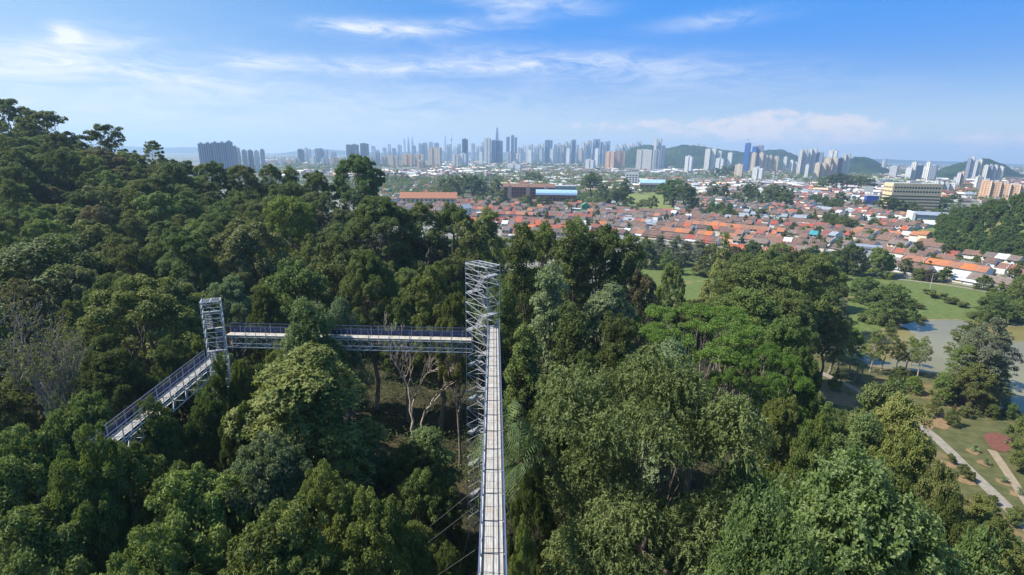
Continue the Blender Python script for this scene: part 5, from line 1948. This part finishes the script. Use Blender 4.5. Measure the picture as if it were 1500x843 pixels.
for x0, x1, yt, m, d in [(1293.5, 1297, 234, F_GREY, 2500), (1297.5, 1300.5, 232, F_BLUE, 2520), (1306, 1316, 242.5, F_GREY, 2000), (1329, 1337, 244.5, F_WHITE, 1800), (1337.5, 1344, 236.5, F_SLAB, 1800), (1345, 1353, 241, F_DARK, 1820), (1353.5, 1358, 243, F_WHITE, 1900),
                         (1358.5, 1364, 236, F_SLAB, 1700), (1364.5, 1374, 241, F_BLUE, 1720), (1404, 1409, 252, F_GREY, 1400), (1409, 1414, 250.5, F_PEACH, 1400), (1419, 1424, 230.5, F_BLUE, 1800), (1424.5, 1429, 228.5, F_GREY, 1800), (1430, 1434, 234, F_GREY, 1820), (1434.5, 1440, 232.5, F_SLAB, 1820),
                         (1443, 1449, 241, F_SLAB, 1700), (1449.5, 1456, 240.5, F_BLUE, 1700), (1456.5, 1463, 241, F_GREY, 1700), (1464, 1471.5, 243, F_SLAB, 1700)]:
    tower(x0, x1, yt, d, m, 'apartment_tower', -30)
for k, (x0, x1, yt) in enumerate([(1440, 1454, 262), (1454, 1468, 264), (1468, 1482, 266), (1482, 1496, 268), (1496, 1512, 270)]):
    tower(x0, x1 + .2, yt, 960 - k * 6, F_PEACH, 'apartment_block', -22, 18)
tower(1432, 1440, 257, 1250, F_SLAB, 'apartment_block', 10)
for x0, x1, yt, m in [(1369, 1376, 263, F_WHITE), (1377, 1383, 264.5, F_WHITE), (1384, 1392, 266, F_GREY), (1393, 1401, 266, F_WHITE), (1366, 1372, 277, F_PEACH), (1374, 1382, 278, F_PEACH), (1384, 1392, 279, F_PEACH)]:
    tower(x0, x1, yt, 1150, m, 'low_rise_block')
# gold topped temple-like hall behind the cream terraces
tower(1078, 1090, 240, 1750, F_CREAM, 'low_rise_block')
tower(1104, 1119, 244, 1500, F_WHITE, 'low_rise_block')
for x0, x1, yt, d, m in [(742, 766, 239, 1700, F_WHITE), (858, 872, 233, 1900, F_WHITE), (1050, 1062, 231, 2100, F_WHITE), (1005, 1016, 228, 2300, F_WHITE), (612, 622, 235, 1800, F_PEACH)]:
    tower(x0, x1, yt, d, m, 'low_rise_block', dp=30)

# ------------------------------------------------------------------ terraced houses
HPROTO = {}


def house_parts(rf, wm, tall, ext, detail):
    """meshes (name, mesh) of one terraced house 6.8 m wide; -Y is its front"""
    key = (rf, wm, tall, ext, detail)
    if key in HPROTO:
        return HPROTO[key]
    wall_m = (WHITE, CREAM, GREYW, PEACH)[wm]
    e, rh = (6.2, 2.6) if tall else (3.5, 2.7)
    W, D = 6.76, 12.0
    out = []
    tmp = empty('tmp')
    objs = [gable_body(tmp, W, D, e, rh - .05, wall_m), gable_roof(tmp, W, D, e, rh, ROOFS[rf], .0 if not detail else .02)]
    # roof overhangs front and back only, so that neighbours butt
    for v in objs[1].data.vertices:
        if abs(v.co.y) > D / 2 - .2:
            s = 1 if v.co.y > 0 else -1
            v.co.y += s * .7
            v.co.z -= .7 * rh / (D / 2)
    mb = MB()
    z = 2.9
    V = [(-W / 2 + .03, -6.05, z + .2), (W / 2 - .03, -6.05, z + .2), (W / 2 - .03, -10.2, z - .9), (-W / 2 + .03, -10.2, z - .9)]
    V = V + [(a, b, c - .15) for a, b, c in V]
    mb.add(V, [(3, 2, 1, 0), (4, 5, 6, 7), (0, 1, 5, 4), (1, 2, 6, 5), (2, 3, 7, 6), (3, 0, 4, 7)])
    objs.append(mb.build('porch_roof', ROOFS[rf if ext != 2 else 5], tmp))
    if ext == 1:                                  # stepped white fire wall that stands above the roof
        mb = MB()
        for x in (W / 2 - .14,):
            n = 6
            for i in range(n):
                y0, y1 = -6.4 + i * 12.8 / n, -6.4 + (i + 1) * 12.8 / n
                ym = (y0 + y1) / 2
                zt = e + rh * (1 - abs(ym) / 6.4) + .95
                mb.box(x, x + .26, y0 + .005, y1 - .005, .1, zt)
        objs.append(mb.build('fire_wall', WHITE, tmp))
    if ext == 2:                                  # flat extension at the back
        MBx = MB().box(-W / 2 + .1, W / 2 - .1, 6.05, 8.4, 0, 3.2)
        objs.append(MBx.build('rear_extension', wall_m, tmp))
    if detail:
        for x, w_ in ((-1.7, 1.9), (1.6, 1.5)):
            for zz in ((1.0,) if not tall else (1.0, 4.1)):
                objs.append(MB().box(x - w_ / 2, x + w_ / 2, -6.06, -5.9, zz, zz + 1.3).build('window', DARKG, tmp))
        objs.append(MB().box(.0, .75, -6.05, -5.9, .02, 2.1).build('door', DARKG, tmp))
        objs.append(MB().box(-W / 2 + .1, W / 2 - .1, -10.4, -10.22, 0, 1.1).build('front_wall', wall_m, tmp))
    for o in objs:
        out.append((o.name.split('.')[0], o.data))
        bpy.data.objects.remove(o)
    bpy.data.objects.remove(tmp)
    HPROTO[key] = out
    return out


E1 = [(555, 262), (735, 264), (740, 298), (905, 301), (905, 350), (640, 352), (560, 310)]
E2 = [(880, 303), (1012, 305), (1180, 318), (1205, 345), (1200, 382), (1120, 378), (1000, 356), (880, 350)]
E3 = [(1015, 284), (1180, 291), (1290, 312), (1400, 341), (1500, 372), (1530, 380), (1530, 428), (1430, 424), (1300, 400), (1205, 372), (1190, 330), (1020, 306)]
E0 = [(790, 246), (915, 246), (915, 262), (905, 268), (790, 266)]
E4 = [(1055, 250), (1165, 250), (1165, 270), (1055, 266)]
E5 = [(870, 262), (1180, 276), (1200, 292), (1010, 284), (980, 262)]
E6 = [(1180, 262), (1280, 275), (1280, 300), (1180, 292)]
CANDS = []
hr = random.Random(31)
for poly, ang, roofw, bright in ((E1, -10, (40, 30, 6, 10, 5, 4, 4, 1, 0), .2), (E2, -36, (56, 24, 3, 9, 2, 3, 3, .6, .5), .22), (E3, -60, (52, 22, 3, 13, 3, 2, 4, 0, 0), .22), (E0, -20, (24, 16, 14, 24, 14, 5, 3, 0, 0), .3),
                                 (E4, -30, (4, 8, 6, 6, 30, 36, 4, 0, 0), .2), (E5, -36, (36, 26, 6, 12, 5, 8, 6, 1, 0), .2), (E6, -50, (20, 20, 10, 12, 6, 20, 10, 0, 0), .3)):
    a = R_(ang)
    ux_, uy_ = math.cos(a), math.sin(a)
    wp = wpoly(poly)
    xs, ys = [q[0] for q in wp], [q[1] for q in wp]
    cx, cy_ = sum(xs) / len(xs), sum(ys) / len(ys)
    rad = max(math.hypot(x - cx, y - cy_) for x, y in wp)
    s, side = -rad, 0
    while s < rad:
        tt = -rad + hr.uniform(0, 10)
        run = 0
        blockroof = hr.choices(range(9), roofw)[0]
        tallb = hr.random() < .3
        while tt < rad:
            x, y = cx + ux_ * tt - uy_ * s, cy_ + uy_ * tt + ux_ * s
            tt += 6.8
            run += 1
            if run > hr.randint(9, 18):
                run = 0
                tt += hr.uniform(5, 10)
                blockroof = hr.choices(range(9), roofw)[0]
                tallb = hr.random() < .3
                continue
            if not in_poly(np.array([x]), np.array([y]), wp)[0] or hr.random() < .03:
                continue
            if any((x - b) ** 2 + (y - c) ** 2 < r * r for b, c, r in SPECIAL) or ground(x, y) > 4.0:
                continue
            rf = blockroof if hr.random() > bright else hr.choices(range(9), (8, 6, 24, 24, 16, 9, 6, .5, .5))[0]
            CANDS.append((x, y, a + (math.pi if side else 0), rf, hr.choices(range(4), (62, 20, 10, 8))[0], tallb if hr.random() < .85 else not tallb, hr.choices((0, 1, 2), (54, 26, 20))[0]))
        s += 15.5 if side == 0 else 27.0
        side = 1 - side
CLUMPS = [wpoly(q) for q in ([(1032, 270), (1160, 278), (1162, 300), (1100, 303), (1038, 292)], [(655, 258), (738, 258), (737, 292), (660, 290)], [(1195, 254), (1285, 262), (1282, 284), (1200, 280)], [(1288, 296), (1340, 300), (1340, 316), (1288, 313)],
          [(1392, 322), (1425, 338), (1402, 362), (1385, 348)], [(876, 276), (910, 276), (908, 304), (876, 300)], [(972, 272), (1010, 276), (1012, 304), (975, 302)], [(560, 252), (600, 254), (600, 272), (562, 270)], [(1205, 322), (1240, 330), (1236, 342), (1206, 336)], [(1040, 308), (1075, 312), (1074, 320), (1040, 317)], [(1190, 294), (1232, 300), (1230, 312), (1192, 304)])]
EXCL = [wpoly([(905, 310), (914, 278), (972, 278), (996, 311)]), wpoly([(1225, 396), (1240, 376), (1300, 384), (1330, 402)])]
CANDS = [c for c in CANDS if not any(in_poly(np.array([c[0]]), np.array([c[1]]), e)[0] for e in EXCL + CLUMPS)]

# town trees before the houses are culled
TT = []
tr_ = random.Random(17)
TPOLY = [(555, 250), (1300, 250), (1400, 300), (1510, 340), (1510, 430), (1300, 405), (1200, 385), (1000, 358), (640, 352)]
tw = wpoly(TPOLY)
tx0, tx1 = min(q[0] for q in tw), max(q[0] for q in tw)
for px, py, ty, w, kind in [
    (866, 293, 252, 36, 'round_wood'), (880, 296, 268, 24, 'town_dark'), (912, 302, 262, 24, 'town_dark'), (904, 304, 276, 26, 'round_dark'), (985, 304, 263, 36, 'round_wood'), (1000, 306, 268, 34, 'round_dark'), (1012, 304, 276, 24, 'town'),
    (972, 300, 266, 26, 'round_wood'), (784, 270, 251, 22, 'town_yel'), (775, 268, 252, 16, 'town_dark'), (886, 304, 283, 18, 'town'), (920, 306, 288, 20, 'town_dark'), (940, 308, 292, 22, 'town_olive'), (955, 307, 286, 20, 'town_olive'), (1300, 313, 288, 32, 'round_wood'), (1316, 314, 293, 26, 'town'),
    (1342, 318, 302, 22, 'town'), (660, 292, 258, 26, 'town_dark'), (676, 290, 256, 28, 'town'), (692, 292, 257, 28, 'round_wood'), (704, 292, 262, 24, 'town_dark'), (650, 286, 262, 20, 'town'), (726, 292, 262, 20, 'town_olive'), (735, 300, 278, 16, 'town'), (772, 304, 286, 18, 'town'), (790, 304, 288, 16, 'town'),
    (800, 305, 287, 18, 'town'), (1242, 340, 320, 26, 'round_dark'), (1230, 300, 282, 22, 'town'), (1130, 300, 270, 26, 'town_dark'), (1142, 301, 272, 22, 'town'), (1120, 298, 272, 22, 'town'), (1150, 304, 278, 20, 'town'), (1090, 296, 270, 24, 'town_dark'), (1105, 297, 273, 22, 'town'), (1060, 292, 270, 20, 'town_dark'),
    (1044, 290, 272, 22, 'town'), (1225, 280, 254, 26, 'round_dark'), (1240, 281, 256, 26, 'round_dark'), (1256, 282, 258, 26, 'round_dark'), (1212, 281, 258, 22, 'round_wood'), (1270, 284, 262, 22, 'round_dark'), (1200, 282, 262, 18, 'town_dark'), (1072, 258, 242, 18, 'town_dark'), (1060, 259, 243, 18, 'town_dark'), (1048, 260, 246, 16, 'town_dark'),
    (1180, 345, 330, 20, 'town'), (1195, 347, 331, 18, 'town_dark'), (1040, 318, 304, 20, 'town'), (1115, 322, 305, 22, 'town_dark'), (1060, 320, 306, 16, 'town'), (1210, 350, 338, 14, 'town'), (1270, 352, 336, 20, 'town'), (1342, 336, 322, 20, 'town'), (1365, 300, 286, 24, 'town'), (1380, 303, 288, 26, 'round_wood'), (1395, 300, 284, 22, 'town_dark'),
    (1318, 372, 355, 16, 'town'), (1400, 388, 372, 18, 'town'), (1430, 392, 374, 16, 'town'), (1296, 402, 372, 26, 'town'), (1228, 366, 352, 18, 'town'), (1405, 352, 338, 24, 'town'), (1415, 345, 330, 20, 'round_wood')]:
    f = at_z(px, py)
    d = proj(f)[2]
    TT.append((f.x, f.y, max(4, at_depth(px, ty, d).z), w / 2 / FPX * d, kind))
cr_ = random.Random(23)
for cp in CLUMPS:
    x0, x1, y0, y1 = min(q[0] for q in cp), max(q[0] for q in cp), min(q[1] for q in cp), max(q[1] for q in cp)
    for _ in range(260):
        x, y = cr_.uniform(x0, x1), cr_.uniform(y0, y1)
        if in_poly(np.array([x]), np.array([y]), cp)[0] and not any((x - q[0]) ** 2 + (y - q[1]) ** 2 < 75 for q in TT) and not any((x - b) ** 2 + (y - c) ** 2 < (r * .6) ** 2 for b, c, r in SPECIAL):
            TT.append((x, y, cr_.uniform(9, 15), cr_.uniform(4, 6), cr_.choice(['town', 'town_dark', 'town_wood', 'round_wood', 'round'])))
TT0 = len(TT)
while len(TT) < TT0 + 850:
    x, y = tr_.uniform(tx0, tx1), tr_.uniform(280, 980)
    if not in_poly(np.array([x]), np.array([y]), tw)[0] or ground(x, y) > .5:
        continue
    if any((x - b) ** 2 + (y - c) ** 2 < (r * .8) ** 2 for b, c, r in SPECIAL) or any(in_poly(np.array([x]), np.array([y]), e)[0] for e in EXCL[:1]):
        continue
    if any((x - q[0]) ** 2 + (y - q[1]) ** 2 < 42 for q in TT):
        continue
    if tr_.random() < (.75 if math.sin(x * .021 + 1.3) + math.sin(y * .017 + x * .009) < -.3 else .0):
        continue
    TT.append((x, y, tr_.uniform(5, 11), tr_.uniform(2.4, 4.6), tr_.choice(['town', 'town', 'town_dark', 'town_olive', 'town_wood'])))
for k, (x, y, H, R, kind) in enumerate(TT):
    plant(kind, 'suburban_tree' if k < TT0 else 'garden_tree', (x, y, 0), H, R, 'tree', 'trees among the houses')

# streets between the rows
for nm, pts in (('road', [(818, 336), (832, 318), (842, 300)]), ('road', [(1010, 352), (990, 335), (978, 316)]), ('road', [(880, 305), (1010, 309), (1120, 322), (1200, 336)]), ('road', [(1200, 392), (1290, 401), (1400, 413), (1500, 432)]),
                ('road', [(1120, 374), (1200, 350), (1230, 330), (1240, 310)])):
    ribbon(nm, pts, 7.0, .10, ROAD, thick=.05)
    ribbon('pavement', pts, 9.6, .06, CONC)
# ------------------------------------------------------------------ what shows: a coarse depth pass over the photo's frame
SC = 4
BW, BH = 1500 // SC, 843 // SC
yy, xx = np.mgrid[0:BH, 0:BW]


def draw(buf, i, cx, cy_, rx, ry):
    x0, x1 = int(max(0, (cx - rx) / SC)), int(min(BW, (cx + rx) / SC + 1))
    y0, y1 = int(max(0, (cy_ - ry) / SC)), int(min(BH, (cy_ + ry) / SC + 1))
    if x1 <= x0 or y1 <= y0:
        return
    sl = (slice(y0, y1), slice(x0, x1))
    m = ((xx[sl] + .5 - cx / SC) / max(.5, rx / SC)) ** 2 + ((yy[sl] + .5 - cy_ / SC) / max(.5, ry / SC)) ** 2 <= 1
    buf[sl][m] = i


items = []
for t in TREES:
    top = proj(t['p'] + Vector((0, 0, t['H'])))
    mid = proj(t['p'] + Vector((0, 0, t['H'] * .45)))
    cx, cy_ = (top[0] + mid[0]) / 2, (top[1] + mid[1]) / 2
    rx = t['R'] / t['d'] * FPX
    items.append((t['d'], 't', t, cx, cy_, rx, max(1.5, abs(mid[1] - top[1]) / 2)))
for c in CANDS:
    q = proj((c[0], c[1], 4 + ground(c[0], c[1])))
    items.append((q[2], 'h', c, q[0], q[1], 6 / q[2] * FPX, 3.5 / q[2] * FPX))
items.sort(key=lambda i: -i[0])
buf = np.full((BH, BW), -1, np.int32)
for k, it in enumerate(items):
    sh = .92 if it[1] == 't' else 1.0
    draw(buf, k, it[3], it[4], it[5] * sh, it[6] * sh)
cnt = np.bincount(buf[buf >= 0].ravel(), minlength=len(items))
seen_h = []
for k, it in enumerate(items):
    if it[1] == 't':
        it[2]['seen'] = int(cnt[k])
        it[2]['cx'], it[2]['cy'] = it[3], it[4]
        if cnt[k] < (1 if it[2].get('manual') else 3 if it[2]['name'] == 'forest_tree' else 1):
            drop_tree(it[2])
            it[2]['gone'] = True
    elif 0 <= it[3] < 1500 and it[4] < 843 and cnt[k] >= 1:
        seen_h.append((it[0], it[2], it[3], it[4]))
TREES = [t for t in TREES if not t.get('gone')]
REST = []
# never more than 290 of a kind: the ones that show largest stay things
for nm in ('forest_tree', 'suburban_tree', 'garden_tree', 'hill_tree', 'park_tree'):
    ts = sorted([t for t in TREES if t['name'] == nm], key=lambda t: -(t['seen'] + (5 if t.get('manual') else 0)))
    print('KIND', nm, len(ts))
    for t in ts[290:]:
        if nm in ('garden_tree', 'suburban_tree'):
            REST.append((t['p'].x, t['p'].y, t['H'] / 8.5))
        drop_tree(t)
        t['gone'] = True
TREES = [t for t in TREES if not t.get('gone')]

# ------------------------------------------------------------------ labels
ORD = ['nearest', 'second', 'third', 'fourth', 'fifth', 'sixth', 'seventh', 'eighth', 'ninth', 'tenth', 'eleventh', 'twelfth', 'thirteenth', 'fourteenth', 'fifteenth', 'sixteenth', 'seventeenth', 'eighteenth', 'nineteenth', 'twentieth']


def spread(rows, marks, short=False):
    """rows: (object, description, px, py). Each label names the look, the closest landmark, the side of it and the rank among like things there."""
    groups = {}
    for o, desc, x, y in rows:
        best = min(marks, key=lambda m: math.hypot((m[1] - x), (m[2] - y) * 1.4))
        dx, dy = x - best[1], (y - best[2]) * 1.4
        if abs(dx) > abs(dy):
            side = 'on the lake side of' if dx > 0 else 'on the hilltop side of'
        else:
            side = 'in front of' if dy > 0 else 'beyond'
        groups.setdefault((desc, best[0], side), []).append((math.hypot(dx, dy), o))
    def fit(o):
        if len(o['label'].split()) > 15:
            o['label'] = o['label'].replace('on the lake side of', 'lakeward of').replace('on the hilltop side of', 'hillward of').replace('grey flat roofed house', 'flat roofed house')
    for (desc, mk, side), lst in groups.items():
        lst.sort(key=lambda q: q[0])
        for i, (_, o) in enumerate(lst):
            if len(lst) == 1:
                o['label'] = f'{desc} {side} the {mk}'
                fit(o)
            else:
                o['label'] = f'{desc}, {ORD[min(i, 19)]} {side} the {mk}'
                fit(o)


FM = [('tall stair tower', 708, 430), ('bent walkway stair tower', 313, 480), ('cross bridge', 510, 495), ('pale leafless tree', 600, 560), ('domed ridge tree', 522, 255), ('highest ridge trees', 62, 185),
      ('huge drooping tree', 974, 680), ('bright layered tree', 1040, 490), ('nearest big leaved tree', 1290, 770), ('straight walkway', 720, 690), ('open meadow strip', 1010, 400), ('picture corner below the hill', 40, 820), ('sloping walkway span', 230, 590),
      ('apartment slab on the horizon', 320, 225), ('photo edge', 0, 330), ('footpath start', 1205, 548), ('picture bottom edge', 560, 830), ('red play court', 1462, 648)]
spread([(t['o'], t['desc'], t['cx'], t['cy']) for t in TREES if t['name'] == 'forest_tree' and not t.get('fixed')], FM)
PM = [('lake', 1420, 510), ('red play court', 1462, 648), ('footpath bend', 1390, 660), ('open meadow strip', 1010, 400), ('grey flat roofed house', 1270, 368), ('street lamp', 1362, 412), ('silvery palms', 1215, 525), ('lake inlet', 1275, 505)]
spread([(t['o'], t['desc'], t['cx'], t['cy']) for t in TREES if t['name'] in ('park_tree', 'palm_tree', 'round_bush', 'young_palm', 'meadow_bush') and not t.get('fixed')], PM)
TM = [('brick school block', 775, 282), ('orange roofed hall', 627, 288), ('green house', 858, 304), ('playing field', 945, 293), ('white office block', 926, 263), ('striped office block', 1325, 287), ('grey works shed', 1380, 320), ('grey flat roofed house', 1270, 368),
      ('blue clad building', 1277, 292), ('lattice mast', 717, 265), ('meadow path end', 1210, 392), ('street lamp', 1362, 412), ('cream terraces', 1115, 258), ('tall cone shaped tree', 1064, 360), ('white gabled house', 679, 308), ('wooded hill foot', 1420, 380)]
spread([(t['o'], {'town_dark': 'dark leafy town tree', 'town_olive': 'olive leafy town tree', 'town_yel': 'yellow green town tree', 'round_wood': 'big green town tree', 'round_dark': 'big dark town tree'}.get(t['kind'], 'green town tree'), t['cx'], t['cy'])
        for t in TREES if t['name'] in ('suburban_tree', 'garden_tree')], TM)
for t in TREES:
    if t.get('fixed'):
        t['o']['label'] = t['fixed']
    if t['name'] == 'hill_tree':
        t['o']['label'] = 'one of the even dark green trees clothing the hill beyond the lake'
SM = [('spired glass tower', 728, 205), ('twin silver spires', 601, 205), ('needle tower', 661, 205), ('blue netted tower', 1097, 222), ('domed ridge tree', 522, 255), ('long ridge slab', 315, 225), ('peach slab pair', 902, 230), ('pale ribbed slab', 945, 228), ('first dark hill', 945, 212),
      ('striped office block', 1325, 285), ('last dark hill', 1440, 234), ('wooded hill', 1450, 320), ('middle dark hill', 1260, 235), ('slim dark glass tower', 681, 215), ('white hill towers', 1190, 225), ('cream terraces', 1115, 258)]
nice = {'apartment_tower': 'apartment tower', 'office_tower': 'office tower', 'apartment_block': 'apartment block', 'low_rise_block': 'low block', 'residential_slab': 'slab section', 'spired_tower': 'spired tower', 'unfinished_tower': 'unfinished tower'}
spread([(o, f'{look} {nice[name]}', x, y) for o, look, x, y, name, label in TOWERS if not label], SM)

# ------------------------------------------------------------------ houses: the 290 that show largest are things, the rest one mass
seen_h.sort(key=lambda q: q[0])
HOUSES = []
for k, (d, c, px, py) in enumerate(seen_h[:290]):
    x, y, rz, rf, wm, tall, ext = c
    o = empty('terraced_house', (x, y, ground(x, y)), rz)
    tag(o, None, 'house', 'terraced houses of the estates')
    for nm, me_ in house_parts(rf, wm, tall, ext, d < 560):
        link_mesh(nm, me_, o)
    HOUSES.append((o, ('tall ' if tall else '') + 'house, ' + ROOFN[rf].replace('weathered ', '').replace(' tiled', '').replace(' metal', '').replace(' sheet', '') + (', white fire wall' if ext == 1 else ''), px, py))
spread(HOUSES, TM)
print('HOUSES seen', len(seen_h), 'trees', len(TREES))

mats, FV, FQ, FT, FQM, FTM, base = [], [], [], [], [], [], 0


def mass_add(V, polys, mat, M):
    global base
    if mat not in mats:
        mats.append(mat)
    mi = mats.index(mat)
    FV.append(V @ M[:3, :3].T + M[:3, 3])
    for p in polys:
        (FQ if p.shape[1] == 4 else FT).append(p + base)
        (FQM if p.shape[1] == 4 else FTM).append(np.full(len(p), mi))
    base += len(V)


MC = {}


def mesh_arrays(me_):
    if me_.name not in MC:
        V = np.empty(len(me_.vertices) * 3)
        me_.vertices.foreach_get('co', V)
        q = [tuple(p.vertices) for p in me_.polygons if len(p.vertices) == 4]
        tq = [tuple(p.vertices) for p in me_.polygons if len(p.vertices) == 3]
        MC[me_.name] = (V.reshape(-1, 3), [np.array(z) for z in (q, tq) if z])
    return MC[me_.name]


def mat4(x, y, z, rz, s=(1, 1, 1)):
    c, n = math.cos(rz), math.sin(rz)
    return np.array([[c * s[0], -n * s[1], 0, x], [n * s[0], c * s[1], 0, y], [0, 0, s[2], z], [0, 0, 0, 1]])


for d, c, px, py in seen_h[290:]:
    x, y, rz, rf, wm, tall, ext = c
    for nm, me_ in house_parts(rf, wm, tall, ext, False):
        V, P = mesh_arrays(me_)
        mass_add(V, P, me_.materials[0], mat4(x, y, ground(x, y), rz))
# the town thins out towards the horizon: house after house of every size
dr = random.Random(77)
for i in range(5200):
    u = dr.random()
    d = 800 * (5200 / 800) ** (u ** .8)
    px = dr.uniform(380, 1510)
    p = at_depth(px, 240, d)
    if math.sin(p.x * .0043 + 2) + math.sin(p.y * .0051 + p.x * .002) + dr.uniform(-.7, .7) < -.35:
        continue
    if d < 1250 and any((p.x - b) ** 2 + (p.y - c) ** 2 < (r + 14) ** 2 for b, c, r in SPECIAL):
        continue
    if d < 980 and in_poly(np.array([p.x]), np.array([p.y]), EXCL[0])[0]:
        continue
    if ground(p.x, p.y) > .5:
        continue
    q = proj((p.x, p.y, 0))
    if q[1] > 300 or (q[0] < 735 and q[1] > 262):
        continue
    big = dr.random() < .12
    key = (hr.choices(range(9), (32, 28, 5, 12, 5, 10, 12, .5, 0))[0], hr.choices(range(4), (44, 28, 20, 8))[0], dr.random() < .35, 0, False)
    s = dr.uniform(.9, 1.3) * (1.5 if big else 1)
    n = dr.choice((2, 3)) if big else dr.choice((1, 2, 3, 4, 5))
    rz = R_(-25 if dr.random() < .7 else 40) + dr.uniform(-.15, .15)
    for nm, me_ in house_parts(*key):
        V, P = mesh_arrays(me_)
        mass_add(V, P, me_.materials[0], mat4(p.x, p.y, 0, rz, (s * n, s * (1.5 if big else 1), dr.uniform(.9, 1.3))))
polys = [np.concatenate(FQ), np.concatenate(FT)]
mi = np.concatenate(FQM + FTM)
tag(link_mesh('distant_houses', np_mesh('distant_houses', np.concatenate(FV), polys, mats, mi)), 'mass of small pale and red roofed houses stretching to the skyline', 'houses', kind='stuff')

# distant greenery between them
dg = np.random.default_rng(8)
Cc, Ss = [], []
while len(Cc) < 8200:
    u = dg.random()
    d = 620 * (5600 / 620) ** (u ** .85)
    px = dg.uniform(330, 1520)
    p = at_depth(px, 240, d)
    if math.sin(p.x * .006 + 1) + math.sin(p.y * .0043 + 2 - p.x * .003) + dg.uniform(-.8, .8) < -.1:
        continue
    if ground(p.x, p.y) > .5:
        continue
    q = proj((p.x, p.y, 0))
    if q[1] > 302 or (d < 980 and in_poly(np.array([p.x]), np.array([p.y]), EXCL[0])[0]) or any((p.x - b) ** 2 + (p.y - c) ** 2 < (r * .7) ** 2 for b, c, r in SPECIAL):
        continue
    Cc.append((p.x, p.y, 0))
    Ss.append(dg.uniform(.8, 1.5) * (1 + d / 4500))
for x, y, k in REST:
    Cc.append((x, y, 0))
    Ss.append(k)
Cc, Ss = np.array(Cc), np.array(Ss)
nl = 36
k = np.repeat(np.arange(len(Cc)), nl)
off = sph(dg, len(k), -.4) * np.array([4.0, 4.0, 3.4])
C = Cc[k] + (off * dg.uniform(.75, 1.05, (len(k), 1)) + np.array([0, 0, 4.8])) * Ss[k, None]
N = unit(off + dg.normal(size=off.shape) * 1.6 + np.array([0, 0, 1.5]))
Vv, Tt = leaf_faces(dg, C, N, 2.6, 1.7)
tag(link_mesh('distant_woods', np_mesh('distant_woods', Vv, [Tt], [LEAF['wood']])), 'mass of far tree tops between the distant houses', 'trees', kind='stuff')

# ------------------------------------------------------------------ haze
hm = bpy.data.materials.new('pale_air')
hm.use_nodes = True
ht = hm.node_tree
ht.nodes.clear()
ho = ht.nodes.new('ShaderNodeOutputMaterial')
pv = ht.nodes.new('ShaderNodeVolumePrincipled')
HAZE_DENSITY = 1.2e-4
pv.inputs['Color'].default_value = (.50, .72, 1.0, 1)
pv.inputs['Density'].default_value = HAZE_DENSITY
pv.inputs['Anisotropy'].default_value = .2
ht.links.new(pv.outputs[0], ho.inputs['Volume'])
try:
    hm.cycles.homogeneous_volume = True
except Exception:
    pass
ztop = 8.0 + max((o.matrix_world.translation.z if o.parent is None else 0) + max((v[2] for v in o.bound_box), default=0) for o in S.objects if o.type == 'MESH')
o = MB().box(-11900, 11900, -3400, 11900, -2.0, ztop).build('haze', hm)
tag(o, 'thin pale blue air between the viewpoint and the skyline', 'haze', kind='stuff')
print('OBJECTS', len(S.objects), 'haze top', ztop)
